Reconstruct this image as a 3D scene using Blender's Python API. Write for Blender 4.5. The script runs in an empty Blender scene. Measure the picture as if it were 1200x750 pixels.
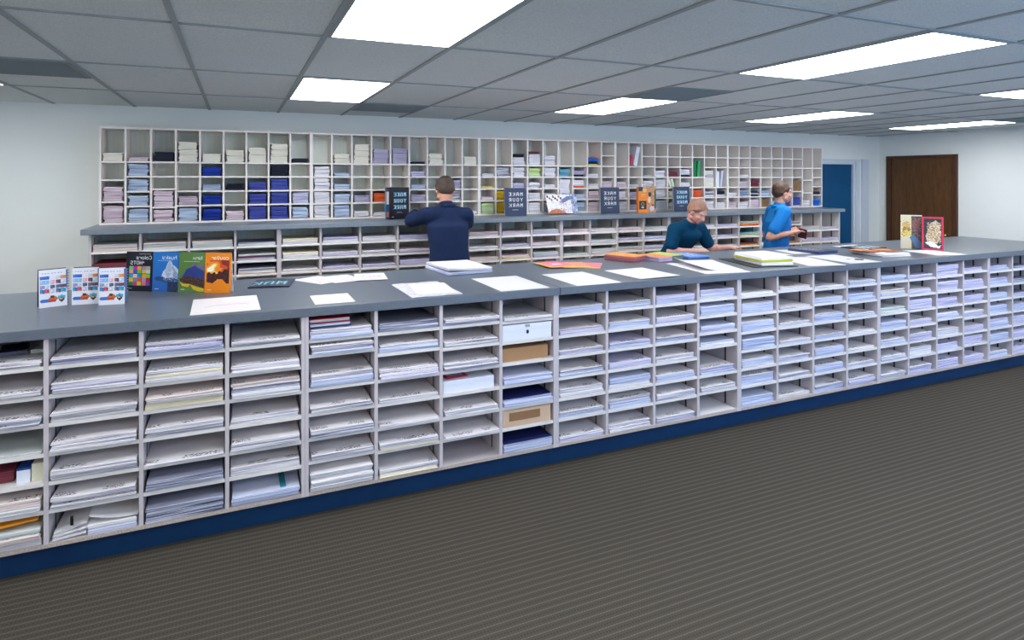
import bpy, bmesh, math, random
from mathutils import Vector, Matrix, Euler

SC = bpy.context.scene
COL = SC.collection
PI = math.pi

# ------------------------------------------------------------------ colours
def lin(c):
    return c / 12.92 if c <= 0.04045 else ((c + 0.055) / 1.055) ** 2.4

def rgb(r, g, b):
    return (lin(r / 255), lin(g / 255), lin(b / 255), 1.0)

# ------------------------------------------------------------------ materials
def new_mat(name, col, rough=0.6, spec=0.3, metallic=0.0):
    m = bpy.data.materials.new(name)
    m.use_nodes = True
    b = m.node_tree.nodes['Principled BSDF']
    b.inputs['Base Color'].default_value = col
    b.inputs['Roughness'].default_value = rough
    b.inputs['Specular IOR Level'].default_value = spec
    b.inputs['Metallic'].default_value = metallic
    return m

class NT:
    """Small helper to wire shader nodes."""
    def __init__(self, m):
        self.t = m.node_tree
        self.n = self.t.nodes
        self.b = self.n['Principled BSDF']
    def node(self, typ, **kw):
        o = self.n.new(typ)
        for k, v in kw.items():
            setattr(o, k, v)
        return o
    def link(self, a, b):
        self.t.links.new(a, b)
    def val(self, sock, v):
        if hasattr(v, 'is_output'):
            self.link(v, sock)
        else:
            sock.default_value = v
    def math(self, op, a, b=0.0, c=0.0):
        o = self.node('ShaderNodeMath', operation=op)
        self.val(o.inputs[0], a); self.val(o.inputs[1], b)
        if op in ('SMOOTH_MIN', 'MULTIPLY_ADD', 'COMPARE', 'WRAP'):
            self.val(o.inputs[2], c)
        return o.outputs[0]
    def vmath(self, op, a, b):
        o = self.node('ShaderNodeVectorMath', operation=op)
        self.val(o.inputs[0], a); self.val(o.inputs[1], b)
        return o.outputs[0]
    def mix(self, f, a, b):
        o = self.node('ShaderNodeMix', data_type='RGBA')
        self.val(o.inputs[0], f); self.val(o.inputs[6], a); self.val(o.inputs[7], b)
        return o.outputs[2]
    def noise(self, vec, scale=1.0, detail=2.0, rough=0.5):
        o = self.node('ShaderNodeTexNoise')
        self.link(vec, o.inputs['Vector'])
        o.inputs['Scale'].default_value = scale
        o.inputs['Detail'].default_value = detail
        o.inputs['Roughness'].default_value = rough
        return o.outputs[0]
    def step(self, v, lo, hi):
        o = self.node('ShaderNodeMapRange', clamp=True)
        self.val(o.inputs[0], v)
        o.inputs[1].default_value = lo; o.inputs[2].default_value = hi
        o.inputs[3].default_value = 0.0; o.inputs[4].default_value = 1.0
        return o.outputs[0]
    def obj(self):
        return self.node('ShaderNodeTexCoord').outputs['Object']
    def sep(self, v):
        o = self.node('ShaderNodeSeparateXYZ'); self.link(v, o.inputs[0])
        return o.outputs
    def bump(self, h, strength=0.2, dist=0.002):
        o = self.node('ShaderNodeBump')
        o.inputs['Strength'].default_value = strength
        o.inputs['Distance'].default_value = dist
        self.link(h, o.inputs['Height'])
        self.link(o.outputs[0], self.b.inputs['Normal'])

def mottled(name, c1, c2, scale=8, rough=0.6, spec=0.3, bump=0.0, stretch=(1, 1, 1)):
    m = new_mat(name, c1, rough, spec)
    t = NT(m)
    v = t.vmath('MULTIPLY', t.obj(), stretch)
    n = t.noise(v, scale, 4.0, 0.6)
    t.link(t.mix(t.step(n, 0.3, 0.7), c1, c2), t.b.inputs['Base Color'])
    if bump:
        t.bump(n, bump, 0.002)
    return m

def paper_mat(name, base, edge, amount=0.6, written=False, top=None, ink=(20, 22, 45), lines=340):
    """Sheets: page edges as fine layered lines on the sides, optional pen notes along the front of the top sheet."""
    m = new_mat(name, base, 0.75, 0.2)
    t = NT(m)
    oc = t.obj()
    rnd = t.node('ShaderNodeObjectInfo').outputs['Random']
    off = t.math('MULTIPLY', rnd, 37.0)
    comb = t.node('ShaderNodeCombineXYZ')
    for i in range(3):
        t.link(off, comb.inputs[i])
    vo = t.vmath('ADD', t.vmath('MULTIPLY', oc, (2.5, 2.5, lines)), comb.outputs[0])
    st = t.step(t.noise(vo, 1.0, 1.0), 0.47, 0.60)
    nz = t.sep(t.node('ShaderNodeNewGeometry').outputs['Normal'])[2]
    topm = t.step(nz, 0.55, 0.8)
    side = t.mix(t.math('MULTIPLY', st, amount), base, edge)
    tcol = top or base
    if written:
        x, y, z = t.sep(oc)
        v1 = t.vmath('ADD', t.vmath('MULTIPLY', oc, (115, 190, 0)), comb.outputs[0])
        scr = t.step(t.noise(v1, 1.0, 1.0), 0.50, 0.55)
        v2 = t.vmath('ADD', t.vmath('MULTIPLY', oc, (9, 3, 0)), comb.outputs[0])
        wordm = t.step(t.noise(v2, 1.0, 0.0), 0.49, 0.52)
        band = t.math('MULTIPLY', t.math('GREATER_THAN', y, 0.012), t.math('LESS_THAN', y, 0.046))
        mk = t.math('MULTIPLY', t.math('MULTIPLY', scr, wordm), band)
        tc = t.mix(t.math('MULTIPLY', mk, 0.95), tcol, rgb(*ink))
    else:
        tc = tcol
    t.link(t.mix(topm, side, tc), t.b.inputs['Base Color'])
    return m

M = {}
WHITE = rgb(232, 231, 236)
M['laminate'] = mottled('white_laminate', rgb(202, 194, 199), rgb(196, 188, 194), 3, 0.45, 0.4)
M['shelf_white'] = mottled('shelf_board_white', rgb(226, 222, 220), rgb(219, 214, 213), 3, 0.45, 0.4)
M['side_inner'] = M['laminate']
M['laminate_edge'] = mottled('particle_board_edge', rgb(206, 192, 184), rgb(160, 140, 124), 140, 0.6, 0.3)
M['rack_panel'] = mottled('cream_laminate', rgb(240, 233, 228), rgb(235, 227, 222), 4, 0.5, 0.3)
M['worktop'] = mottled('grey_blue_laminate', rgb(98, 106, 118), rgb(91, 100, 113), 60, 0.33, 0.5)
M['worktop_back'] = mottled('grey_laminate', rgb(124, 134, 144), rgb(116, 126, 138), 60, 0.35, 0.4)
M['toe'] = mottled('navy_kick', rgb(14, 58, 100), rgb(10, 48, 88), 4, 0.5, 0.3)
M['track'] = new_mat('dark_track', rgb(46, 50, 60), 0.5, 0.4)
M['wall'] = mottled('wall_paint', rgb(232, 234, 232), rgb(229, 232, 230), 1.2, 0.85, 0.15, bump=0.02)
M['rackback'] = mottled('grey_green_panel', rgb(236, 243, 238), rgb(222, 232, 226), 40, 0.7, 0.2, stretch=(1, 1, 0.03))
M['trim_white'] = mottled('painted_trim', rgb(206, 214, 226), rgb(200, 208, 220), 3, 0.5, 0.3)
M['tbar'] = new_mat('ceiling_tbar', rgb(164, 170, 171), 0.8, 0.05)
M['vent'] = new_mat('vent_grey', rgb(140, 147, 148), 0.7, 0.1)
M['vent_dark'] = new_mat('vent_core', rgb(96, 103, 105), 0.8, 0.1)
M['black'] = new_mat('black_plastic', rgb(18, 18, 20), 0.4, 0.5)
M['metal'] = new_mat('brushed_metal', rgb(200, 200, 200), 0.3, 0.5, 1.0)
M['brass'] = new_mat('brass', rgb(212, 165, 80), 0.3, 0.5, 1.0)
M['bluedoor'] = mottled('blue_door_paint', rgb(8, 78, 124), rgb(6, 72, 116), 3, 0.5, 0.3)

# ceiling tile: fissured mineral fibre
m = M['tile'] = new_mat('ceiling_tile', rgb(222, 226, 226), 0.9, 0.1)
t = NT(m)
n1 = t.noise(t.obj(), 160, 3.0, 0.7)
n2 = t.noise(t.obj(), 1.3, 2.0)
c = t.mix(t.step(n1, 0.36, 0.55), rgb(194, 200, 200), rgb(222, 226, 225))
c = t.mix(t.math('MULTIPLY', t.step(n2, 0.3, 0.7), 0.35), c, rgb(204, 210, 211))
t.link(c, t.b.inputs['Base Color'])
t.bump(n1, 0.15, 0.002)

# carpet: ribbed loop pile, pale ribs every 4.4 cm with small loops between
m = M['carpet'] = new_mat('ribbed_carpet', rgb(86, 85, 80), 0.95, 0.08)
t = NT(m)
x, y, z = t.sep(t.obj())
def wave(v, period, ph=0.0):
    a = t.math('MULTIPLY_ADD', v, 2 * PI / period, ph)
    return t.math('MULTIPLY_ADD', t.math('SINE', a), 0.5, 0.5)
rib = t.step(wave(y, 0.038), 0.92, 1.0)
rib2 = t.step(wave(y, 0.038, PI), 0.75, 0.98)
dots = t.step(wave(x, 0.0135), 0.35, 0.75)
dots2 = t.step(wave(x, 0.0135, PI), 0.3, 0.7)
nz = t.noise(t.obj(), 420, 2.0)
base = t.mix(t.step(nz, 0.3, 0.7), rgb(70, 65, 58), rgb(82, 77, 69))
c = t.mix(t.math('MULTIPLY', rib, t.math('MULTIPLY_ADD', dots, 0.40, 0.45)), base, rgb(106, 103, 99))
c = t.mix(t.math('MULTIPLY', rib2, t.math('MULTIPLY', dots2, 0.55)), c, rgb(50, 47, 44))
t.link(c, t.b.inputs['Base Color'])
t.bump(nz, 0.15, 0.002)

# dark stained oak
def wood(name, c1, c2, rough=0.45):
    m = new_mat(name, c1, rough, 0.4)
    t = NT(m)
    v = t.vmath('MULTIPLY', t.obj(), (6, 6, 0.9))
    n = t.noise(v, 5, 6.0, 0.65)
    n2 = t.noise(t.vmath('MULTIPLY', t.obj(), (60, 60, 3)), 4, 3.0)
    c = t.mix(t.step(n, 0.35, 0.65), c1, c2)
    c = t.mix(t.math('MULTIPLY', t.step(n2, 0.45, 0.65), 0.35), c, rgb(52, 30, 12))
    t.link(c, t.b.inputs['Base Color'])
    return m
M['oak'] = wood('brown_door_veneer', rgb(104, 70, 34), rgb(80, 50, 22))
M['oak_frame'] = wood('brown_door_frame', rgb(86, 52, 28), rgb(66, 38, 20))

m = M['diffuser'] = new_mat('light_diffuser', (1, 1, 1, 1), 0.6, 0.2)
b = m.node_tree.nodes['Principled BSDF']
b.inputs['Emission Color'].default_value = (0.955, 0.985, 1.0, 1)
b.inputs['Emission Strength'].default_value = 9.0

m = M['pane'] = bpy.data.materials.new('window_glass')
m.use_nodes = True
nt = m.node_tree
nt.nodes.remove(nt.nodes['Principled BSDF'])
mx = nt.nodes.new('ShaderNodeMixShader'); mx.inputs[0].default_value = 0.06
tr = nt.nodes.new('ShaderNodeBsdfTransparent'); gl = nt.nodes.new('ShaderNodeBsdfGlossy')
gl.inputs['Roughness'].default_value = 0.02
nt.links.new(tr.outputs[0], mx.inputs[1]); nt.links.new(gl.outputs[0], mx.inputs[2])
nt.links.new(mx.outputs[0], nt.nodes['Material Output'].inputs['Surface'])

# printed covers: the ink colours are stored on the mesh
m = M['print'] = new_mat('printed_card', (1, 1, 1, 1), 0.4, 0.35)
t = NT(m)
at = t.node('ShaderNodeAttribute'); at.attribute_name = 'ink'
t.link(at.outputs['Color'], t.b.inputs['Base Color'])

GREYE = rgb(118, 120, 142)
P = {
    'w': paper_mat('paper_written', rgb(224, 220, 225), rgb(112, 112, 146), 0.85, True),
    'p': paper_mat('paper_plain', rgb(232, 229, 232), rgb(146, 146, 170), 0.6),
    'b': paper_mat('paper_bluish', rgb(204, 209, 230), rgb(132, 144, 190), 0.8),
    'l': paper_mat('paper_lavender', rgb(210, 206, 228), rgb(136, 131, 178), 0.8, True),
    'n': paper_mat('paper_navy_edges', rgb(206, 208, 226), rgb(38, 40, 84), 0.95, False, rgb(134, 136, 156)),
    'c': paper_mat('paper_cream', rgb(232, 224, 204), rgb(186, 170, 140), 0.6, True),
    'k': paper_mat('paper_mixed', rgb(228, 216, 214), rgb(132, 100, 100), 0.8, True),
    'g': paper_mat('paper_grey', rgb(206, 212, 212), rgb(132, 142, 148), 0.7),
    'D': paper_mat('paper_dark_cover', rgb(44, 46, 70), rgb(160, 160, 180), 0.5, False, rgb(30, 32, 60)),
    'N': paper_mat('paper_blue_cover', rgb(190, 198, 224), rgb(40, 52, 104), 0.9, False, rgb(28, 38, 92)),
    # wall rack stock
    'R': paper_mat('royal_blue_stock', rgb(36, 66, 172), rgb(22, 40, 120), 0.8, False, None, lines=200),
    'I': paper_mat('indigo_stock', rgb(76, 88, 172), rgb(44, 54, 128), 0.7, lines=220),
    'd': paper_mat('black_stock', rgb(38, 42, 58), rgb(20, 22, 34), 0.6),
    'i': paper_mat('ivory_stock', rgb(232, 228, 216), rgb(206, 198, 180), 0.4),
    'm': paper_mat('pinkish_stock', rgb(226, 210, 218), rgb(160, 132, 156), 0.7, lines=200),
    'u': paper_mat('pale_blue_stock', rgb(196, 208, 226), rgb(96, 116, 160), 0.75, lines=200),
    'v': paper_mat('mauve_stock', rgb(190, 184, 206), rgb(130, 122, 160), 0.6),
    'y': paper_mat('yellow_stock', rgb(214, 176, 28), rgb(120, 96, 16), 0.8),
    'o': paper_mat('orange_stock', rgb(226, 104, 58), rgb(190, 70, 40), 0.6),
    'e': paper_mat('red_stock', rgb(132, 60, 74), rgb(70, 34, 44), 0.7),
    't': paper_mat('teal_stock', rgb(40, 150, 176), rgb(220, 232, 236), 0.7),
    'G': paper_mat('green_stock', rgb(180, 208, 110), rgb(236, 238, 232), 0.8),
    'B': paper_mat('bright_blue_stock', rgb(20, 112, 214), rgb(16, 80, 170), 0.6),
    'K': paper_mat('kraft_stock', rgb(150, 116, 84), rgb(120, 90, 62), 0.6),
    'x': paper_mat('tabby_print_stock', rgb(220, 218, 228), rgb(50, 50, 76), 1.0, lines=120),
    'Y': paper_mat('pale_yellow_stock', rgb(224, 206, 130), rgb(180, 158, 84), 0.6),
    'L': paper_mat('greenish_white_stock', rgb(222, 226, 206), rgb(160, 166, 150), 0.6),
}
CN = {'w': 'white notes-on-top', 'p': 'plain white', 'b': 'bluish white', 'l': 'lavender white', 'n': 'navy-edged',
      'c': 'cream', 'k': 'mixed pinkish', 'g': 'grey', 'D': 'dark-covered', 'N': 'blue-covered', 'R': 'royal blue',
      'I': 'indigo', 'd': 'black', 'i': 'ivory', 'm': 'pinkish', 'u': 'pale blue', 'v': 'mauve', 'y': 'yellow',
      'o': 'orange', 'e': 'dark red', 't': 'teal', 'G': 'green', 'B': 'bright blue', 'K': 'kraft brown',
      'x': 'black-and-white', 'Y': 'pale yellow', 'L': 'greenish white'}

# ------------------------------------------------------------------ mesh helpers
class MB:
    def __init__(self):
        self.v = []; self.f = []; self.mi = []
    def box(self, x0, x1, y0, y1, z0, z1, mi=0):
        b = len(self.v)
        self.v += [(x0, y0, z0), (x1, y0, z0), (x1, y1, z0), (x0, y1, z0), (x0, y0, z1), (x1, y0, z1), (x1, y1, z1), (x0, y1, z1)]
        for q in ((0, 3, 2, 1), (4, 5, 6, 7), (0, 1, 5, 4), (1, 2, 6, 5), (2, 3, 7, 6), (3, 0, 4, 7)):
            self.f.append(tuple(b + i for i in q)); self.mi.append(mi)
        return self
    def tube(self, pts, r, seg=8, mi=0, radii=None, closed_ends=True):
        pts = [Vector(p) for p in pts]
        rings = []
        prev = None
        for i, p in enumerate(pts):
            d = (pts[min(i + 1, len(pts) - 1)] - pts[max(i - 1, 0)]).normalized()
            if prev is None:
                a = Vector((0, 0, 1)) if abs(d.z) < 0.9 else Vector((1, 0, 0))
                n = d.cross(a).normalized()
            else:
                n = (prev - d * prev.dot(d)).normalized()
            prev = n
            bn = d.cross(n)
            rr = radii[i] if radii else r
            b = len(self.v)
            for k in range(seg):
                a = 2 * PI * k / seg
                self.v.append(tuple(p + (n * math.cos(a) + bn * math.sin(a)) * rr))
            rings.append(b)
        for a, b in zip(rings, rings[1:]):
            for k in range(seg):
                k2 = (k + 1) % seg
                self.f.append((a + k, a + k2, b + k2, b + k)); self.mi.append(mi)
        if closed_ends:
            self.f.append(tuple(rings[0] + k for k in reversed(range(seg)))); self.mi.append(mi)
            self.f.append(tuple(rings[-1] + k for k in range(seg))); self.mi.append(mi)
        return self
    def mesh(self, name, mats, smooth=False):
        me = bpy.data.meshes.new(name)
        me.from_pydata(self.v, [], self.f)
        for mm in (mats if isinstance(mats, (list, tuple)) else [mats]):
            me.materials.append(mm)
        me.polygons.foreach_set('material_index', self.mi)
        if smooth:
            me.polygons.foreach_set('use_smooth', [True] * len(me.polygons))
        me.update()
        return me
    def build(self, name, mats, parent=None, loc=(0, 0, 0), rot=(0, 0, 0), smooth=False, bevel=0.0):
        o = link(name, self.mesh(name, mats, smooth), parent, loc, rot)
        if bevel:
            bv = o.modifiers.new('edge', 'BEVEL'); bv.width = bevel; bv.segments = 2; bv.limit_method = 'ANGLE'
        return o

def link(name, me, parent=None, loc=(0, 0, 0), rot=(0, 0, 0)):
    o = bpy.data.objects.new(name, me)
    COL.objects.link(o)
    if parent is not None:
        o.parent = parent
    o.location = loc; o.rotation_euler = rot
    return o

def tag(o, label, cat, group=None, kind=None):
    o['label'] = label
    o['category'] = cat
    if group: o['group'] = group
    if kind: o['kind'] = kind
    return o

def empty(name, loc=(0, 0, 0), rz=0.0):
    o = bpy.data.objects.new(name, None)
    COL.objects.link(o)
    o.location = loc; o.rotation_euler = (0, 0, rz)
    o.empty_display_size = 0.1
    return o

def thing(name, label, cat, loc=(0, 0, 0), rz=0.0, group=None):
    return tag(empty(name, loc, rz), label, cat, group)

def struct(name, mb, mats, parent=None, **kw):
    o = mb.build(name, mats, parent, **kw)
    if parent is None: o['kind'] = 'structure'
    return o

_cache = {}
def boxmesh(name, sx, sy, sz, mat, edge=None):
    """A board, origin at its lower front left corner; optional second material on its front edge."""
    k = (name, round(sx, 4), round(sy, 4), round(sz, 4), mat.name, edge.name if edge else '')
    if k not in _cache:
        b = MB().box(0, sx, 0, sy, 0, sz)
        if edge: b.mi[2] = 1
        _cache[k] = b.mesh(name, [mat, edge] if edge else mat)
    return _cache[k]

def board(name, x0, x1, y0, y1, z0, z1, mat, parent, edge=None):
    return link(name, boxmesh(name, x1 - x0, y1 - y0, z1 - z0, mat, edge), parent, (x0, y0, z0))

# ------------------------------------------------------------------ paper bundles
def bundle_mesh(w, d, t, rng, sag=None, m=None, jit=0.0022):
    """A squared-off pile of sheets: booklets of differing set-back, all following the same sag across the width."""
    nx = 7
    sag = sag or (lambda u: 0.0)
    m = m or max(2, min(7, int(t / 0.0055)))
    v = []; f = []
    cuts = [0.0]
    for i in range(m):
        cuts.append(cuts[-1] + rng.uniform(0.6, 1.4))
    cuts = [c / cuts[-1] * t for c in cuts]
    rings = []
    for i in range(m):
        ox, oy = rng.uniform(-jit, jit) * 1.2, rng.uniform(-jit, jit) * 1.6
        sk = rng.uniform(-jit, jit)
        for zz in (cuts[i], cuts[i + 1]):
            rings.append(len(v))
            for k in range(nx + 1):
                u = k / nx
                v.append((-w / 2 + w * u + ox, oy + sk * (u - 0.5), zz + sag(u)))
            for k in range(nx, -1, -1):
                u = k / nx
                v.append((-w / 2 + w * u + ox, d + oy, zz + sag(u) * 0.3))
    R = 2 * (nx + 1)
    ch = min(0.0030, t * 0.22)
    for ring, sgn in ((rings[0], 1), (rings[-1], -1)):
        new = []
        for k in range(R):
            x, y, z = v[ring + k]
            new.append((x * (1 - 2 * ch / w), y + (ch if k <= nx else -ch), z))
            v[ring + k] = (x, y, z + sgn * ch * 0.55)
        b = len(v); v += new
        rings = [b] + rings if sgn > 0 else rings + [b]
    for a, b in zip(rings, rings[1:]):
        for k in range(R):
            k2 = (k + 1) % R
            f.append((a + k, a + k2, b + k2, b + k))
    for k in range(nx):
        a = rings[0]
        f.append((a + k, a + R - 1 - k, a + R - 2 - k, a + k + 1))
        a = rings[-1]
        f.append((a + k, a + k + 1, a + R - 2 - k, a + R - 1 - k))
    me = bpy.data.meshes.new('bundle')
    me.from_pydata(v, [], f)
    me.update()
    return me

ORD = ['first', 'second', 'third', 'fourth', 'fifth', 'sixth', 'seventh', 'eighth', 'ninth', 'tenth', 'eleventh', 'twelfth',
       'thirteenth', 'fourteenth', 'fifteenth', 'sixteenth', 'seventeenth', 'eighteenth', 'nineteenth', 'twentieth', 'twenty-first',
       'twenty-second', 'twenty-third', 'twenty-fourth', 'twenty-fifth', 'twenty-sixth', 'twenty-seventh', 'twenty-eighth', 'twenty-ninth',
       'thirtieth', 'thirty-first', 'thirty-second', 'thirty-third', 'thirty-fourth', 'thirty-fifth', 'thirty-sixth', 'thirty-seventh',
       'thirty-eighth', 'thirty-ninth', 'fortieth', 'forty-first', 'forty-second', 'forty-third', 'forty-fourth', 'forty-fifth']

def stackpos(i, n):
    if n == 1: return ''
    if i == 0: return ', bottom of stack'
    if i == n - 1: return ', top of stack'
    if n == 3: return ', middle of stack'
    return ', %s up in stack' % ORD[i]

def parse(spec):
    out = []
    for tok in spec.split():
        out.append((tok[0], float(tok[1:])))
    return out

def fill(name, noun, cat, group, spec, xc, yf, zf, w, d, clear, where, rng, sagamp=0.003, wj=0.03, proud=0.012, jit=0.0022, skew=0.0):
    """Stand the bundles named in SPEC (letter + thickness in mm, bottom first) on a board whose top is at zf."""
    toks = parse(spec)
    if not toks: return
    tot = sum(t for _, t in toks) / 1000
    k = min(1.0, clear * 0.93 / tot)
    a1, a2, ph = rng.uniform(-sagamp, sagamp), rng.uniform(-sagamp, sagamp) * 0.6, rng.uniform(0, 6)
    raw = lambda u: a1 * math.sin(PI * u) + a2 * math.sin(5 * u + ph)
    lo = min(raw(i / 7) for i in range(8))
    z = zf + 0.0006
    for i, (c, t) in enumerate(toks):
        t = t / 1000 * k
        g = min(1.0, i * 0.4)
        ww = w * (1 - rng.uniform(0, wj)); dd = d * (1 - rng.uniform(0, 0.08))
        sg = (lambda u, g=g: (raw(u) - lo) * g)
        me = bundle_mesh(ww, dd, t - 0.0006, rng, sg, jit=jit)
        me.materials.append(P[c])
        dx = rng.uniform(-1, 1) * (w - ww) * 0.45
        o = link(name, me, None, (xc + dx, yf + rng.uniform(-proud, proud * 0.5), z))
        o.rotation_euler.z = rng.uniform(-skew, skew)
        tag(o, '%s %s, %s%s' % (CN[c], noun, where, stackpos(i, len(toks))), cat, group)
        z += t
    return z

# ------------------------------------------------------------------ pigeonhole cabinets
TH = 0.018
def cabinet(name, label, cat, group, x0, W, n, yf, depth, z0, z1, shelves, mat, edge, back, toe=None, full_depth=None, tracks=True, shelf_mat=None, bottom_edge=None, shelf_th=0.018, th=TH, top=False):
    """n columns of adjustable pigeonholes; shelves[i] lists the under-side heights of the boards in column i."""
    root = thing(name, label, cat, (x0, yf, 0), 0, group)
    x1 = W * n
    fd = full_depth or depth
    for xa in (0.0, x1 - th):
        board('side_panel', xa + 0.0005, xa + th - 0.0005, 0, fd, z0, z1, mat, root, edge)
    lx = [0.0 + th] ; rx = []
    for i in range(1, n):
        board('divider', W * i - th / 2, W * i + th / 2, 0.001, depth, z0 + th, z1 - (th if top else 0), mat, root, edge)
        rx.append(W * i - th / 2); lx.append(W * i + th / 2)
    rx.append(x1 - th)
    board('bottom_panel', th, x1 - th, 0.0005, fd, z0, z0 + th, mat, root, bottom_edge or edge)
    if top:
        board('top_panel', th, x1 - th, 0.0005, fd, z1 - th, z1, mat, root, edge)
    board('back_panel', th, x1 - th, depth, depth + 0.006, z0 + th, z1 - (th if top else 0), back, root)
    for i in range(n):
        for zb in shelves[i]:
            board('shelf', lx[i] + 0.0005, rx[i] - 0.0005, 0.003, depth - 0.002, zb, zb + shelf_th, shelf_mat or mat, root)
        if tracks:
            for xa in (lx[i], rx[i] - 0.0022):
                board('shelf_track', xa, xa + 0.0022, 0.11, 0.124, z0 + th + 0.005, z1 - 0.03, M['track'], root)
    if toe:
        b = board('toe_kick', 0.0, x1, 0.085, 0.105, 0.0, z0 - 0.0005, toe, root)
        b['label'] = 'dark blue kick board'
    return root

W1, X0, YF = 0.36, 0.3152, 3.304
SLAB_T, SLAB_B, CZ = 1.097, 1.0505, 0.134
STD = [0.912, 0.785, 0.660, 0.532, 0.405, 0.282]
SH = {c: list(STD) for c in range(-8, 20)}
SH[0] = [0.911, 0.834, 0.663, 0.535, 0.409, 0.292]
SH[1][1] = 0.800; SH[2][1] = 0.790; SH[3][0] = 0.904
SH[7] = [0.915, 0.803, 0.690, 0.593, 0.403, 0.289]
SH[9][0] = 0.925; SH[10][1] = 0.800; SH[12][1] = 0.796; SH[14][3] = 0.553; SH[15][0] = 0.928; SH[15][5] = 0.296
DEP = 0.45
ST1 = ['first', 'second', 'third', 'fourth', 'fifth', 'sixth', 'seventh']
for u in range(-2, 5):
    c0 = u * 4
    where = {-2: 'beyond the flipbooks, at its far end', -1: 'below the flipbooks and standing magazines', 0: 'holding the white drawer box and cardboard boxes',
             1: 'under the sheets beside the orange booklets', 2: 'under the pad of yellow-banded stationery', 3: 'below the red-framed photo card',
             4: 'past the red-framed card, nearest the brown door'}[u]
    cabinet('pigeonhole_cabinet', 'white counter pigeonhole cabinet of four columns ' + where, 'cabinet', 'pigeonhole cabinets of the long counter',
            X0 + W1 * c0, W1, 4, YF, DEP, CZ, SLAB_B - 0.0006, [SH[c] for c in range(c0, c0 + 4)], M['laminate'], M['laminate'], M['laminate'], toe=M['toe'], full_depth=1.0, shelf_mat=M['shelf_white'], bottom_edge=M['laminate_edge'])

# the grey worktop, in two lengths with a butt joint
xl, xm, xr = X0 - 8 * W1 - 0.03, X0 + 4 * W1 + 0.02, X0 + 20 * W1 + 0.018
MB().box(xl, xm - 0.0006, YF - 0.016, 4.385, SLAB_B, SLAB_T).build('counter_worktop', M['worktop'], bevel=0.003)
tag(bpy.data.objects['counter_worktop'], 'grey-blue laminate worktop length carrying the flipbooks and magazines', 'worktop')
o = MB().box(xm + 0.0006, xr, YF - 0.016, 4.385, SLAB_B, SLAB_T).build('counter_worktop', M['worktop'], bevel=0.003)
tag(o, 'long grey-blue laminate worktop length carrying the red-framed card', 'worktop')

SPEC = {
    -4: ['w14 w14', 'w24', 'w12 b12 w14', 'g8', '', 'p28 k34', 'p30 k24 g22'],
    -3: ['l20 w16', 'w20 l12 w16', 'w15 w15 w17', 'w14 w13 w15', 'w25 w23', 'w15 w15 w17', ''],
    -2: ['b22 l15 w18', 'p24 c15 w17', 'c24 c11 w12 k10', 'w20 w24', '', 'n18 n17 n18', 'n19 n19 n20 n16'],
    -1: ['p12 w14', 'p10 w22', 'p32 n10 w12 k16', 'w30', 'w42', 'w40', 'b26 b22'],
    0: ['b20 w24', 'b14 w14 w16', 'b38 w24', 'w14 w14', 'n20 w22', 'w28', 'p20 p18 p20 p20 p14'],
    1: ['n16 n12 n14', 'b26 w15', 'l17 w13 w15', 'w20', 'w15', 'c13 w24', 'c15 w24'],
    2: ['l14 w20', 'w15 w13', 'w20 w18', '', 'p9 w22', 'w13', ''],
    3: ['w15', '', '', 'b22 b18', 'b26 N15', '', 'b22 b20 N14'],
    4: ['b34 w4', 'l22 w7', 'l16 w12', 'b12 n16 w6', 'p20 w15 w12', 'b18 w16', 'l16 w16'],
    5: ['b24 w11', 'b34 w5', 'b16 l17', 'l38', 'p26 b38', 'b32 w17 w6', 'w13 w12 w17'],
    6: ['b24 l28', 'l24 w14', 'b18 n6 w6', 'w12 w20', 'b34 w8', 'w16 w24', 'l16 w20'],
    7: ['p18 b20 l22', 'p9 b52', 'l16 b22', 'p15 b9', 'b12 l26 w5', 'w17 w15', 'p4'],
    8: ['p15', 'b66 w4', 'b58 p6', 'b24 b48', 'p18 b30 w4', 'b60 w6', 'b26 b32'],
    9: ['p15 k8', 'w16', 'p14 w11', 'b9 w15', 'b24 w11', 'n11 w18', 'c11 w16'],
    10: ['w13', 'b30 w4', 'b24 b24 w6', 'b24 w4', 'b28 b24 w4', 'b46 w4', 'b28 n15 w4'],
    11: ['b22 w7', 'b24 b28', 'b15 w11', 'p13 w7', 'w14', 'b9 w16', 'l20 l16 w16'],
    12: ['b20 b24', 'b20 c10 w15', 'g20 g16', 'b30 b22', 'b22 w18', 'b18 w15', 'g22 w20'],
    13: ['l30', 'l30 w8', 'l76', 'l34 w6', 'l50 w6', 'p56 w8', 'l44 w15'],
    14: ['l44 l48', 'l44 l32', 'l30 l32', 'b30 w15', 'p50 w6', 'b26 l28', 'l28 l40'],
    15: ['l28', 'l48 l19', 'l26 l32', 'l28 p22', 'l42 w4', 'l28 l38', 'l32 l30'],
    16: ['b22 l20', 'b32 l26', 'b32 b15', 'b66', 'b44 l30', 'b64', 'b44 w11'],
    17: ['n22', 'n32', 'b20 n11', 'b32 b22', 'l40 l34', 'l44 l22', 'l64'],
    18: ['l24', 'l30', 'b30', 'b32', 'l40', 'l44', 'l50'],
}
rng = random.Random(5)
def cell(c, r):
    """centre x, board top and clear height of pigeonhole row r in counter column c"""
    s = SH[c]
    zf = (s[r] if r < 6 else CZ) + TH
    zt = SLAB_B if r == 0 else s[r - 1]
    lo = X0 + W1 * c + (TH if c % 4 == 0 else TH / 2)
    hi = X0 + W1 * (c + 1) - (TH if c % 4 == 3 else TH / 2)
    return (lo + hi) / 2, zf, zt - zf, hi - lo
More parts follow.
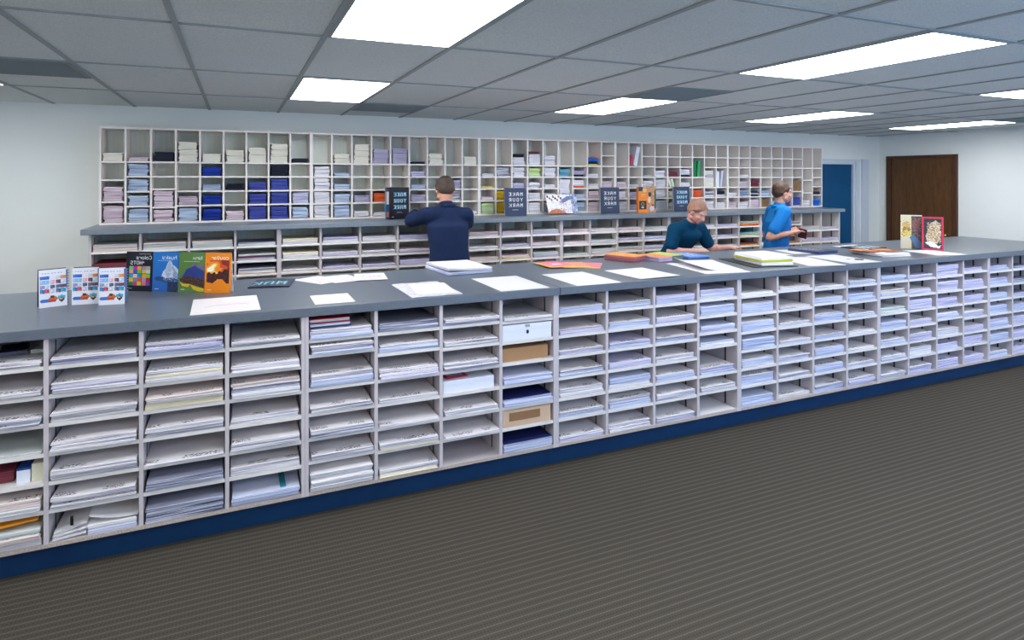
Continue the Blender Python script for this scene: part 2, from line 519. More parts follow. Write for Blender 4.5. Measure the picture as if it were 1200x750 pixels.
for c in range(-4, 18):
    for r in range(7):
        if not SPEC[c][r]: continue
        xc, zf, cl, wc = cell(c, r)
        right = min(1.0, max(0.0, (c - 3) / 4))
        where = '%s hole down, %s counter column from left' % (ST1[r], ORD[c + 4])
        wd = 0.965 - 0.05 * right if c < 13 else 0.85
        fill('paper_bundle', 'paper bundle', 'paper', 'paper bundles in the counter pigeonholes', SPEC[c][r], xc - 0.02 * (c >= 13), YF + (0.003 if c < 4 else 0.014), zf,
             (wc - 0.004) * wd, 0.40, cl, where, rng, sagamp=0.0035, proud=0.020 if c < 4 else 0.010, skew=0.010)

# ------------------------------------------------------------------ printed art (small pixel canvases stored as mesh ink)
FONT = {
 'A': ('01110', '10001', '10001', '11111', '10001', '10001', '10001'), 'C': ('01110', '10001', '10000', '10000', '10000', '10001', '01110'),
 'E': ('11111', '10000', '10000', '11110', '10000', '10000', '11111'), 'H': ('10001', '10001', '10001', '11111', '10001', '10001', '10001'),
 'K': ('10001', '10010', '10100', '11000', '10100', '10010', '10001'), 'L': ('10000', '10000', '10000', '10000', '10000', '10000', '11111'),
 'M': ('10001', '11011', '10101', '10101', '10001', '10001', '10001'), 'O': ('01110', '10001', '10001', '10001', '10001', '10001', '01110'),
 'R': ('11110', '10001', '10001', '11110', '10100', '10010', '10001'), 'S': ('01111', '10000', '10000', '01110', '00001', '00001', '11110'),
 'T': ('11111', '00100', '00100', '00100', '00100', '00100', '00100'), 'U': ('10001', '10001', '10001', '10001', '10001', '10001', '01110'),
 'Y': ('10001', '10001', '01010', '00100', '00100', '00100', '00100'), '+': ('000', '010', '111', '010', '000', '000', '000'),
 'a': ('00000', '00000', '01110', '00001', '01111', '10001', '01111'), 'c': ('00000', '00000', '01111', '10000', '10000', '10000', '01111'),
 'g': ('00000', '01111', '10001', '10001', '01111', '00001', '01110'), 'h': ('10000', '10000', '11110', '10001', '10001', '10001', '10001'),
 'k': ('10000', '10000', '10010', '10100', '11000', '10100', '10010'), 'l': ('1', '1', '1', '1', '1', '1', '1'),
 'n': ('00000', '00000', '11110', '10001', '10001', '10001', '10001'), 'o': ('00000', '00000', '01110', '10001', '10001', '10001', '01110'),
 'r': ('0000', '0000', '1011', '1100', '1000', '1000', '1000'), 's': ('00000', '00000', '01111', '10000', '01110', '00001', '11110'),
 'u': ('00000', '00000', '10001', '10001', '10001', '10001', '01111'), 'x': ('00000', '00000', '10001', '01010', '00100', '01010', '10001'),
 'y': ('00000', '10001', '10001', '10001', '01111', '00001', '01110'), ' ': ('00',) * 7,
}
class Canvas:
    """Row 0 is the top edge, column 0 the left edge, as the print is seen from in front."""
    def __init__(self, w, h, bg):
        self.w, self.h = w, h
        self.p = [[bg] * w for _ in range(h)]
    def set(self, x, y, c):
        if 0 <= x < self.w and 0 <= y < self.h: self.p[int(y)][int(x)] = c
    def rect(self, x0, y0, x1, y1, c):
        for y in range(int(y0), int(y1)):
            for x in range(int(x0), int(x1)): self.set(x, y, c)
        return self
    def blob(self, cx, cy, rx, ry, c):
        for y in range(int(cy - ry), int(cy + ry) + 2):
            for x in range(int(cx - rx), int(cx + rx) + 2):
                if ((x + .5 - cx) / rx) ** 2 + ((y + .5 - cy) / ry) ** 2 <= 1: self.set(x, y, c)
        return self
    def poly(self, pts, c):
        for y in range(self.h):
            for x in range(self.w):
                px, py, ins = x + .5, y + .5, False
                for (ax, ay), (bx, by) in zip(pts, pts[1:] + pts[:1]):
                    if (ay > py) != (by > py) and px < (bx - ax) * (py - ay) / (by - ay) + ax: ins = not ins
                if ins: self.p[y][x] = c
        return self
    def text(self, x, y, s, c, mirror=True, sc=1, gap=1, c2=None, xs=None):
        """mirror=True: the print reads backwards, starting at right edge x."""
        xs = xs or sc
        for ch in s:
            g = FONT[ch]; gw = len(g[0])
            for r in range(7):
                for k in range(gw):
                    if g[r][k] == '1':
                        for a in range(sc):
                            for b in range(xs):
                                xx = (x - k * xs - b) if mirror else (x + k * xs + b)
                                if c2: self.set(xx + (1 if mirror else -1), y + r * sc + a, c2)
                                self.set(xx, y + r * sc + a, c)
            x += (-1 if mirror else 1) * (gw * xs + gap)
        return self
    def speck(self, rng, x0, y0, x1, y1, cols, prob):
        for y in range(int(y0), int(y1)):
            for x in range(int(x0), int(x1)):
                if rng.random() < prob: self.set(x, y, rng.choice(cols))
        return self

def print_mesh(name, cv, w, h, t, side, back=None, curl=None):
    """A printed board: face in the XZ plane looking to -Y, bottom edge on z = 0, thickness t behind; one connected mesh."""
    nx, ny = cv.w, cv.h
    v = []; f = []; ink = []
    cz = curl or (lambda u, s: 0.0)
    for j in range(ny + 1):
        for i in range(nx + 1):
            v.append((-w / 2 + w * i / nx, -cz(i / nx, j / ny), h * j / ny))
    for j in range(ny):
        for i in range(nx):
            a = j * (nx + 1) + i
            f.append((a, a + 1, a + nx + 2, a + nx + 1)); ink.append(cv.p[ny - 1 - j][i])
    ring = [i for i in range(nx + 1)] + [j * (nx + 1) + nx for j in range(1, ny + 1)] + \
           [ny * (nx + 1) + i for i in range(nx - 1, -1, -1)] + [j * (nx + 1) for j in range(ny - 1, 0, -1)]
    b = len(v)
    for i in ring:
        x, y, z = v[i]; v.append((x, y + t, z))
    n = len(ring)
    for k in range(n):
        k2 = (k + 1) % n
        f.append((ring[k], b + k, b + k2, ring[k2])); ink.append(side)
    f.append(tuple(b + k for k in reversed(range(n)))); ink.append(back or side)
    me = bpy.data.meshes.new(name)
    me.from_pydata(v, [], f)
    me.materials.append(M['print'])
    at = me.color_attributes.new('ink', 'FLOAT_COLOR', 'CORNER')
    data = []
    for poly, c in zip(me.polygons, ink):
        data += list(rgb(*c)) * poly.loop_total
    at.data.foreach_set('color', data)
    me.update()
    return me

FLAT = (-PI / 2, 0, 0)
def lie(name, me, t, loc, rz, label, cat, group=None, parent=None):
    """lay a print face up; loc is the point of the surface under the middle of its bottom edge"""
    o = link(name, me, parent, (loc[0], loc[1], loc[2] + t + 0.0004), (-PI / 2, 0, 0))
    o.rotation_mode = 'XYZ'
    o.rotation_euler = (Matrix.Rotation(rz, 3, 'Z') @ Matrix.Rotation(-PI / 2, 3, 'X')).to_euler()
    if label: tag(o, label, cat, group)
    return o

# ------------------------------------------------------------------ special things inside the counter pigeonholes
rng = random.Random(21)
def mesh_thing(mb, name, mats, label, cat, loc, rz=0, group=None, bevel=0.0):
    o = mb.build(name, mats, None, loc, (0, 0, rz), bevel=bevel)
    return tag(o, label, cat, group)

def flat_cover(name, c, w, d, t, x, y, z, rz, label, cat, group=None):
    me = bundle_mesh(w, d, t, rng, None, 2, 0.001)
    me.materials.append(P[c])
    return tag(link(name, me, None, (x, y, z), (0, 0, rz)), label, cat, group)

NEWM = lambda n, c, r=0.5: new_mat(n, rgb(*c), r, 0.35)
KRAFT, KRAFT2, TAN = NEWM('kraft_board', (166, 128, 92), 0.75), NEWM('kraft_label', (142, 106, 76), 0.7), NEWM('tan_board', (206, 176, 150), 0.75)
WBOX, BLUEC, REDC, CREAM = NEWM('white_box_board', (226, 230, 244)), NEWM('blue_cover', (30, 66, 140)), NEWM('red_cover', (196, 44, 60)), NEWM('cream_board', (222, 218, 196))
ORANGE, TEAL, GREYC = NEWM('orange_folder', (228, 150, 40)), NEWM('teal_tape', (40, 130, 150)), NEWM('grey_cover', (150, 156, 160))

def lidded_box(name, label, cat, xc, yf, z, w, d, h, mat, lid_mat, lip, extras=None):
    t = thing(name, label, cat, (xc, yf, z))
    b = MB()
    b.box(-w / 2, w / 2, 0, d, 0, h - lip)
    b.build('tray', mat, t, bevel=0.002)
    l = MB()
    l.box(-w / 2 - 0.001, w / 2 + 0.001, -0.001, d + 0.001, h - lip, h)
    l.build('lid', lid_mat, t, bevel=0.002)
    if extras: extras(t)
    return t

# white drawer box with a finger hole, column 3 row 1
xc, zf, cl, wc = cell(3, 1)
def drawer_bits(t):
    b = MB(); pts = [(0.014 * math.cos(a) * 0.6, 0.012 * math.sin(a)) for a in [2 * PI * k / 14 for k in range(14)]]
    n = len(pts)
    b.v = [(x, -0.0026, 0.045 + z) for x, z in pts] + [(x, -0.0010, 0.045 + z) for x, z in pts]
    b.f = [tuple(range(n))[::-1]] + [(k, (k + 1) % n, n + (k + 1) % n, n + k) for k in range(n)]
    b.mi = [0] * len(b.f)
    b.build('finger_hole', M['black'], t)
    MB().box(-0.016, 0.016, -0.003, 0.02, 0.072, 0.0895).build('thumb_notch', GREYC, t, bevel=0.003)
lidded_box('drawer_box', 'white cardboard drawer box with round finger hole, among the cardboard boxes', 'box', xc - 0.004, YF + 0.006, zf + 0.0005, 0.318, 0.36, 0.092, WBOX, WBOX, 0.034, drawer_bits)
xc, zf, cl, wc = cell(3, 2)
lidded_box('cardboard_box', 'plain brown cardboard box directly below the white drawer box', 'box', xc - 0.012, YF + 0.02, zf + 0.0005, 0.300, 0.36, 0.078, KRAFT, KRAFT, 0.006)
xc, zf, cl, wc = cell(3, 5)
def tan_label(t):
    MB().box(-0.115, 0.085, -0.0022, 0.0, 0.034, 0.082).build('label_patch', KRAFT2, t)
lidded_box('cardboard_box', 'tan cardboard box with a brown label panel on its front', 'box', xc - 0.006, YF + 0.008, zf + 0.0005, 0.312, 0.36, 0.098, TAN, TAN, 0.008, tan_label)
# white box of stationery with red-framed card on top, column 2 row 3
xc, zf, cl, wc = cell(2, 3)
lidded_box('paper_box', 'low white stationery box with a red card on top, in a pigeonhole', 'box', xc - 0.012, YF + 0.012, zf + 0.0005, 0.305, 0.38, 0.066, WBOX, WBOX, 0.022)
cv = Canvas(26, 12, (202, 40, 74)).rect(4, 4, 22, 9, (206, 190, 204))
lie('printed_card', print_mesh('card', cv, 0.135, 0.10, 0.004, (190, 36, 66)), 0.004, (xc - 0.07, YF + 0.05, zf + 0.068), 0.08, 'red-bordered card lying on the low white stationery box', 'card')
# red and blue binders in the top hole of column 0
xc, zf, cl, wc = cell(0, 0)
zt = zf + 0.052
for k, (mt, cn) in enumerate(((BLUEC, 'blue'), (REDC, 'red'))):
    t = thing('ring_binder', '%s binder lying on white paper just under the worktop edge' % cn, 'binder', (xc - 0.055 - 0.004 * k, YF + 0.03, zt + 0.0225 * k))
    b = MB().box(-0.105, 0.105, 0, 0.27, 0, 0.003).box(-0.105, 0.105, 0, 0.27, 0.0185, 0.0215)
    b.build('cover', mt, t)
    me = bundle_mesh(0.20, 0.262, 0.0149, rng, None, 4, 0.001); me.materials.append(P['p'])
    link('page_block', me, t, (0, 0.004, 0.0033))
# two dark lumps and small boxes, column -4
xc, zf, cl, wc = cell(-4, 0)
flat_cover('dark_booklet', 'D', 0.10, 0.16, 0.022, xc + 0.030, YF + 0.12, zf + 0.030, 0.2, 'black booklet on white paper in the first counter column, top hole', 'booklet')
flat_cover('grey_booklet', 'g', 0.055, 0.14, 0.018, xc + 0.115, YF + 0.13, zf + 0.030, -0.1, 'grey booklet beside the black booklet in the first counter column', 'booklet')
xc, zf, cl, wc = cell(-4, 4)
t = thing('card_box', 'small white box with a blue lid in the first counter column', 'box', (xc + 0.088, YF + 0.03, zf + 0.0005))
MB().box(-0.024, 0.024, 0, 0.10, 0, 0.056).build('carton', WBOX, t, bevel=0.001)
MB().box(-0.025, 0.025, -0.001, 0.101, 0.0565, 0.066).build('lid', BLUEC, t, bevel=0.001)
mesh_thing(MB().box(-0.022, 0.022, 0, 0.16, 0, 0.078), 'cream_carton', CREAM, 'cream carton standing against the divider beside the blue-lidded box', 'box', (xc + 0.139, YF + 0.03, zf + 0.0005), bevel=0.002)
flat_cover('red_booklet', 'e', 0.13, 0.2, 0.05, xc - 0.02, YF + 0.06, zf + 0.0006, 0.05, 'red-topped booklet pile next to the small blue-lidded box', 'booklet')
mesh_thing(MB().tube([(-0.03, -0.06, 0.0), (0.03, 0.05, 0.045)], 0.006, 8), 'marker_pen', M['black'], 'black marker pen leaning on the cream carton', 'pen', (xc + 0.105, YF + 0.20, zf + 0.01))
xc, zf, cl, wc = cell(-4, 5)
flat_cover('dark_booklet', 'D', 0.15, 0.2, 0.014, xc + 0.06, YF + 0.1, zf + 0.065, -0.15, 'black booklet on pinkish paper, first counter column, second hole from the bottom', 'booklet')
# messy bottom holes
xc, zf, cl, wc = cell(-4, 6)
def folder(name, mat, loc, rot, w, d, label):
    b = MB()
    n = 8
    for side, dz in ((0, 0.0), (1, 0.004)):
        for i in range(n + 1):
            u = i / n
            zz = dz + 0.006 * math.sin(PI * u) * side
            b.v += [(-w / 2 + w * u, 0, zz), (-w / 2 + w * u, d, zz)]
    for side in (0, 1):
        o = side * (n + 1) * 2
        for i in range(n):
            q = (o + 2 * i, o + 2 * i + 2, o + 2 * i + 3, o + 2 * i + 1)
            b.f.append(q if side else q[::-1]); b.mi.append(0)
    o = (n + 1) * 2
    for i in range(n):
        b.f.append((2 * i, 2 * i + 2, o + 2 * i + 2, o + 2 * i)[::-1]); b.mi.append(0)
        b.f.append((2 * i + 1, 2 * i + 3, o + 2 * i + 3, o + 2 * i + 1)); b.mi.append(0)
    for e in (0, n):
        q = (2 * e, 2 * e + 1, o + 2 * e + 1, o + 2 * e)
        b.f.append(q if e == n else q[::-1]); b.mi.append(0)
    ob = b.build(name, mat, None, loc, rot, smooth=False)
    return tag(ob, label, 'folder')
folder('paper_folder', ORANGE, (xc - 0.004, YF + 0.006, zf + 0.098), (0, -0.08, 0.02), 0.30, 0.34, 'orange folder tilted on the loose papers, bottom of the first counter column')
# column -3 bottom: loose curled sheets and a white pile with a navy stripe
xc, zf, cl, wc = cell(-3, 6)
fill('paper_bundle', 'paper bundle', 'paper', 'paper bundles in the counter pigeonholes', 'b20 p22', xc + 0.066, YF + 0.008, zf, 0.195, 0.36, cl, 'beside leaning sheets, second counter column', rng)
def curled(name, loc, w, d, lift, rot, label, mat, grp, th=0.0012, bend=0.0):
    b = MB(); nx, ny = 10, 4
    for side in (0, 1):
        for j in range(ny + 1):
            for i in range(nx + 1):
                u, s = i / nx, j / ny
                zz = lift * (1 - u) ** 2 * (1 - 0.3 * s) + bend * math.sin(PI * u) * (1 - s)
                b.v.append((-w / 2 + w * u, d * s, zz + side * th))
    N = (nx + 1) * (ny + 1)
    for j in range(ny):
        for i in range(nx):
            a = j * (nx + 1) + i
            b.f.append((a + nx + 1, a + nx + 2, a + 1, a)); b.mi.append(0)
            b.f.append((N + a, N + a + 1, N + a + nx + 2, N + a + nx + 1)); b.mi.append(0)
    for i in range(nx):
        b.f.append((i, i + 1, N + i + 1, N + i)); b.mi.append(0)
        a = ny * (nx + 1) + i
        b.f.append((a + 1, a, N + a, N + a + 1)); b.mi.append(0)
    for j in range(ny):
        a = j * (nx + 1)
        b.f.append((a + nx + 1, a, N + a, N + a + nx + 1)); b.mi.append(0)
        a += nx
        b.f.append((a, a + nx + 1, N + a + nx + 1, N + a)); b.mi.append(0)
    o = b.build(name, mat, None, loc, rot)
    return tag(o, label, 'paper', grp)
for k, (dx, dz, lift, an) in enumerate(((-0.096, 0.002, 0.0, -0.08), (-0.094, 0.016, 0.004, -0.16), (-0.092, 0.032, 0.006, -0.26))):
    curled('loose_sheets', (xc + dx, YF + 0.006 + 0.004 * k, zf + 0.006 + dz), 0.125, 0.30, lift, (0, an, 0),
           'leaning white loose sheets in the second counter column, %s' % ('lowest of three', 'middle of three', 'steepest of three')[k], P['p'], 'loose sheets in the bottom hole', th=0.008)
curled('curled_sheet', (xc + 0.07, YF + 0.012, zf + 0.052), 0.19, 0.30, 0.030, (0, 0.0, 0.0), 'curled white sheet over the pile, bottom hole of second counter column', P['p'], None, th=0.0015, bend=-0.004)
mesh_thing(MB().box(-0.006, 0.006, 0, 0.02, 0, 0.034).box(-0.004, 0.004, -0.004, 0.0, 0.006, 0.03), 'binder_clip', M['black'], 'black binder clip on the leaning loose sheets', 'clip', (xc - 0.085, YF - 0.002, zf + 0.062), 0.2)
# column -2 row 4: one big sheet propped over the dark booklets
xc, zf, cl, wc = cell(-2, 4)
fill('paper_bundle', 'paper bundle', 'paper', 'paper bundles in the counter pigeonholes', 'w9', xc, YF - 0.012, zf, wc * 0.965, 0.42, cl, 'fifth hole down, third counter column from left', rng, proud=0.0)
# teal strip on the papers at the foot of column -1
xc, zf, cl, wc = cell(-1, 6)
mesh_thing(MB().box(-0.014, 0.014, 0, 0.25, 0, 0.002), 'teal_bookmark', TEAL, 'teal strip lying across the bluish papers, bottom hole of the fourth column', 'strip', (xc + 0.08, YF + 0.01, zf + 0.0525))

# ------------------------------------------------------------------ back counter
YB, X2, W2 = 5.78, -1.0653, 0.3501
BT = 1.354
NB = 24
SB = {}
for c in range(NB):
    SB[c] = [1.155, 1.030, 0.912, 0.79, 0.67, 0.55, 0.43, 0.30]
    if c in (14, 15): SB[c][1:3] = [1.045, 0.932]
    if c in (22, 23): SB[c] = [1.066, 0.915, 0.79, 0.67, 0.55, 0.43, 0.30]
bw = ['at the end away from the doors', 'behind the fanned postcards', 'behind the man in the navy jacket',
      'under the orange and black boxed set', 'behind the bending person in teal', 'nearest the blue door']
for u in range(6):
    cabinet('back_cabinet', 'white base cabinet below the rear worktop, ' + bw[u], 'cabinet', 'base cabinets along the rear wall', X2 + W2 * 4 * u, W2, 4, YB, 0.42, 0.10, BT - 0.0424,
            [SB[c] for c in range(4 * u, 4 * u + 4)], M['rack_panel'], M['laminate'], M['rackback'], toe=M['toe'], full_depth=0.76)
o = MB().box(X2 - 0.045, X2 + 24 * W2 + 0.045, YB - 0.045, 6.549, BT - 0.042, BT).build('rear_worktop', M['worktop_back'], bevel=0.003)
tag(o, 'long grey worktop along the rear wall under the pigeonhole rack', 'worktop')

BSPEC = {
    0: ['k34 g10', 'e22', 'k30'], 1: ['g34 k12', 'k30', 'g30'], 2: ['g30 k16', 'n20', 'g30'], 3: ['g14 n8', 'n22 e8 g10', 'k18 g14 n8'],
    4: ['p22 c16', 'p26 c14', 'p14'], 5: ['p18 l20', 'l16 w14', 'l20'], 6: ['p24 w12', 'p14 w14', 'l20'], 7: ['l34', 'v16 m10', 'l40'],
    8: ['v34 w10', 'g20 w8', 'g30'], 9: ['m22 k14', 'w18', 'k26'], 10: ['w22 m10', 'g12 v14', 'Y12 m16'], 11: ['v28 g10', 'w20 m8', 'v22 g20'],
    12: ['m20 k10', 'w12 m10', 'g14'], 13: ['w20 k10', 'w14 g12', 'k30 g14'], 14: ['k20 m8', 'v22', 'k18 g14'], 15: ['w16 g10', 'b24', 'w20 l14'],
    16: ['g20', 'u20', 'g24'], 17: ['w16 g12', 'w20', 'g20'], 18: ['l24', 'l20', 'g18'], 19: ['o16 Y12 g14', 'G14 m10 t12', 'Y10 o8 e8'],
    20: ['w20', 'g14', 'k18'], 21: ['K14 w10', 'e12', 'K18'], 22: ['g24 k14', 'v24 m10'], 23: ['l14 w8', 'l30'],
}
rng = random.Random(33)
for c in range(NB):
    zs = SB[c]
    for r, spec in enumerate(BSPEC[c]):
        zf = zs[r] + TH
        zt = (BT - 0.042) if r == 0 else zs[r - 1]
        lo = X2 + W2 * c + (TH if c % 4 == 0 else TH / 2)
        hi = X2 + W2 * (c + 1) - (TH if c % 4 == 3 else TH / 2)
        k = ' '.join(t[0] + str(float(t[1:]) * 1.25) for t in spec.split())
        fill('brochure_bundle', 'brochure bundle', 'brochures', 'brochure bundles in the rear base cabinets', k, (lo + hi) / 2, YB + 0.012, zf, (hi - lo) * 0.93, 0.36, zt - zf,
             '%s hole down, %s rear base column from left' % (ST1[r], ORD[c]), rng, sagamp=0.003, proud=0.008)

# ------------------------------------------------------------------ wall rack: five units of nine columns
Y3, X3, W3 = 6.25, -1.0758, 0.19227
RZ0, RZ1 = BT + 0.0006, 2.197
RA = [1.889, 1.761, 1.631, 1.502]
RB = [2.016] + RA
SR = {}
for c in range(45):
    SR[c] = list(RB if (26 <= c and c not in (27, 28)) else RA)
SR[0] = [1.889, 1.732, 1.542]
SR[2] = [1.889, 1.761, 1.651, 1.490]
SR[33] = [2.016, 1.761, 1.631, 1.502]
SR[34] = [2.016, 1.889, 1.631, 1.502]
SR[35] = [2.016, 1.889, 1.631, 1.502]
SR[23] = [1.889, 1.761, 1.502]
SR[42] = [2.016, 1.889, 1.761, 1.566]
SR[43] = [1.889, 1.722, 1.545]
SR[44] = [1.889, 1.761, 1.631, 1.515]
rw = ['holding royal blue stock, at the end away from the doors', 'behind the black upright book and the man', 'holding the yellow stock, above the first navy book',
      'holding the green binders', 'nearest the blue door, holding a kraft package']
for u in range(5):
    cabinet('wall_rack', 'cream nine-column wall rack ' + rw[u], 'rack', 'pigeonhole racks on the rear worktop', X3 + W3 * 9 * u, W3, 9, Y3, 0.285, RZ0, RZ1,
            [SR[c] for c in range(9 * u, 9 * u + 9)], M['rack_panel'], M['rack_panel'], M['rackback'], tracks=False, shelf_th=0.014, th=0.016, top=True)

# per column, top row first; each token is letter + number of bundles / percent of the hole filled
RS = {
 0: ['i1/26', '', 'm4/72', 'm5/86'], 1: ['m1/14', 'u3/92', 'u3/88', 'u4/76', 'u4/90'], 2: ['d1/32', '', '', 'm4/96', 'm4/88'], 3: ['i3/66', '', '', 'm3/66', 'u4/90'],
 4: ['i1/28', 'R2/72', 'u2/46', 'R3/72', 'R3/80'], 5: ['i2/42', '', 'd2/54', '', 'm3/62'], 6: ['i2/52', '', 'I2/64', 'I3/82', 'I4/94'], 7: ['i3/66', 'd2/88', 'I3/90', 'I3/92', 'I3/90'],
 8: ['d1/16', '', '', 'l4/92', 'u5/84'], 9: ['', 'p3/84', 'p3/96', 'p3/94', 'p4/96'], 10: ['i2/34', 'u1/30', 'u2/46', 'u3/76', 'u5/94'], 11: ['i3/72', '', '', 'v3/60', 'p2/44'],
 12: ['v3/54', '', '', 'o2/78', 'p1/30'], 13: ['v4/58', '', '', 'g1/40', 'g2/50'], 14: ['d1/9', 'l2/46', 'u2/38', 'v3/60', 'm1/40'], 15: ['i2/42', '', '', '', 'm1/30'],
 16: ['', '', 'v3/80', 'x2/90', 'x1/50'], 17: ['i1/32', '', '', '', 'p1/24'], 18: ['', 'p1/30', 'Y1/22', 'm1/34', 'G3/90'], 19: ['', 'x2/88', '', 'y2/88', 'y3/92'],
 20: ['p2/32 d1/14', 'p2/90', 'l2/50', 'p2/70', 'p2/70'], 21: ['p3/46 d1/5 e1/6', 'G2/84', 'p2/56', 'p2/66', 'p3/88'], 22: ['p2/40', 'p3/90', 'p1/36', 'p2/60', 'p3/86'],
 23: ['', 't2/78', 'p4/98', 'u2/60'], 24: ['', 'd1/22 v1/40', 'o1/20 p1/60', 'u1/48', 'u3/80'], 25: ['Y1/8 d1/10 B1/14 o1/4', 'p1/30', 'p1/40', 'm2/80', 'm3/80'],
 26: ['', '', '', 'm2/66', 'p2/70', 'p2/70'], 27: ['', '', 'm2/60', 'p2/76', 'p3/80'], 28: ['', '', 'g1/34', 'l2/64', 'v2/50'], 29: ['', '', 'g1/16', 'p2/70', 'u2/60', 'u2/60'],
 30: ['', '', 'p2/66', 'p2/84', 'p3/92', 'p3/84'], 31: ['', '', 'e1/60', '', 'L2/70', 'g2/60'], 32: ['', '', 'd1/20 p2/60', 'p2/52', 'u2/60', 'm2/60'], 33: ['', '', '', 'o2/80', 'm2/60'],
 34: ['', '', 'i3/52 v1/14 i1/22', 'p1/28 d1/8 p1/24', 'p3/72'], 35: ['', '', '', 'p1/26 d1/40', 'p2/54'], 36: ['', '', '', '', 'p2/46', 'm2/60'], 37: ['', '', 'p1/24', 'm2/60', 'u2/70', 'p2/60 e1/10'],
 38: ['', '', '', 'e2/80', 'd1/20 u1/20 d1/20', 'm2/80'], 39: ['', '', '', '', 'u2/70', 'K2/80'], 40: ['', '', '', '', 'u1/60', 'u1/60'], 41: ['', '', '', '', 'I2/80', 'I3/80'],
 42: ['', '', '', 'K1/82', 'u1/6 I3/60'], 43: ['', '', '', 'p2/44'], 44: ['', '', '', 'd1/40 K1/14', 'B2/56'],
}
rng = random.Random(44)
for c in range(45):
    s = SR[c]
    for r, spec in enumerate(RS[c]):
        if not spec: continue
        zf = (s[r] + 0.014) if r < len(s) else RZ0 + TH
        zt = RZ1 - 0.016 if r == 0 else s[r - 1]
        lo = X3 + W3 * c + (0.016 if c % 9 == 0 else 0.008)
        hi = X3 + W3 * (c + 1) - (0.016 if c % 9 == 8 else 0.008)
        cl = zt - zf
        out = []
        for tok in spec.split():
            a, pc = tok[1:].split('/')
            n = int(a)
            n = 1 if n == 1 else max(1, min(n, 3 if c < 20 else 2))
            out += ['%s%.2f' % (tok[0], float(pc) / 100 * cl * 1000 * 0.96 / n)] * n
        w = (hi - lo) * (0.84 if c < 20 else 0.78 if c < 34 else 0.82)
        xc = (lo + hi) / 2 - (0.008 if c > 18 else 0)
        fill('booklet_bundle', 'booklets', 'booklets', 'booklet bundles in the wall racks', ' '.join(out), xc, Y3 + 0.014, zf, w, 0.23, cl,
             '%s hole down, %s rack column from left' % (ST1[r], ORD[c]), rng, sagamp=0.005, wj=0.06, proud=0.006, jit=0.006)

# leaning binders and folders standing in the rack
def leaner(name, c, col, zf, off, w, h, d, lean, label, cat, mat):
    x = X3 + W3 * c + off
    t = thing(name, label, cat, (x, Y3 + 0.02, zf + 0.0006 + abs(math.sin(lean)) * w / 2))
    t.rotation_euler = (0, lean, 0)
    b = MB().box(-w / 2, -w / 2 + 0.0025, 0, d, 0, h).box(w / 2 - 0.0025, w / 2, 0, d, 0, h).box(-w / 2, w / 2, -0.0025, 0.0, 0, h)
    b.build('cover', mat, t)
    MB().box(-w / 2 + 0.003, w / 2 - 0.003, 0.001, d - 0.006, 0.004, h - 0.004).build('page_block', P['p'], t)
    return t
GRN, GRN2, WHT = NEWM('green_binder', (20, 112, 62)), NEWM('bright_green_binder', (46, 160, 104)), NEWM('white_binder', (228, 228, 238))
leaner('ring_binder', 33, None, 1.775, 0.045, 0.05, 0.20, 0.2, 0.04, 'dark green binder standing in the wall rack', 'binder', GRN)
leaner('ring_binder', 33, None, 1.775, 0.108, 0.045, 0.20, 0.2, 0.08, 'bright green binder leaning on the dark green binder', 'binder', GRN2)
leaner('ring_binder', 28, None, 1.903, 0.102, 0.05, 0.235, 0.2, 0.22, 'white binder leaning in the wall rack behind a red one', 'binder', WHT)
leaner('ring_binder', 28, None, 1.903, 0.032, 0.03, 0.13, 0.16, 0.16, 'low red binder leaning beside the white binder', 'binder', REDC)
leaner('ring_binder', 35, None, 1.645, 0.040, 0.04, 0.20, 0.2, 0.03, 'white binder standing beside the leaning pale one, above navy stock', 'binder', WHT)
leaner('ring_binder', 35, None, 1.645, 0.092, 0.03, 0.205, 0.2, 0.13, 'pale binder leaning against the upright white one', 'binder', NEWM('pale_binder', (206, 212, 230)))
for k, lean in enumerate((-0.34, -0.30)):
    leaner('paper_folder', 31, None, 1.645, 0.062 + 0.04 * k, 0.03, 0.105, 0.18, lean, 'pale green folder tipped over in the rack, %s' % ('lower of two', 'upper of two')[k], 'folder', NEWM('pale_green_folder%d' % k, (214, 220, 200)))

# ------------------------------------------------------------------ things standing on the long counter
rng = random.Random(77)
def tri_mesh_leaf(w, h, t):
    return MB().box(-w / 2, w / 2, 0, t, 0, h)

def flip_art(seed):
    r = random.Random(seed)
    cv = Canvas(30, 46, (232, 232, 242))
    for k in range(7): cv.rect(3 + k * 3.4, 4, 5 + k * 3.4, 5, (170, 174, 200))
    cols = [[(60, 110, 200), (52, 92, 190), (226, 226, 238), (206, 208, 220), (232, 140, 70)], [(150, 180, 226), (110, 190, 226), (238, 168, 178), (110, 60, 80), (190, 214, 236)],
            [(150, 140, 190), (190, 206, 214), (80, 90, 120), (90, 96, 130), (100, 70, 90)], [(40, 120, 180), (206, 56, 76), (200, 205, 222), (90, 90, 120), (40, 150, 190)]]
    for j, row in enumerate(cols):
        for i, c in enumerate(row):
            x0 = 1 + i * 5.7; y0 = 8 + j * 5.6
            cv.rect(x0, y0, x0 + 5.2, y0 + 4.4, c)
            cv.rect(x0 + 1, y0 + 1, x0 + 2, y0 + 2.5, tuple(min(255, v + 40) for v in c))
            cv.rect(x0, y0 + 4.2, x0 + 3.4, y0 + 4.9, (176, 178, 198))
    # a coloured racing-car-like picture without any marks
    cv.blob(6, 38, 5, 2.2, (50, 110, 196)); cv.blob(15, 36, 5, 3.2, (206, 104, 52)); cv.rect(10, 37, 18, 40, (190, 70, 44))
    cv.blob(14, 33.5, 2.4, 1.4, (70, 50, 40)); cv.blob(24, 35, 4.4, 2.6, (60, 170, 206)); cv.blob(24, 38, 3, 2.6, (56, 40, 60)); cv.blob(23.6, 37, 1.3, 1.2, (226, 170, 120))
    return cv

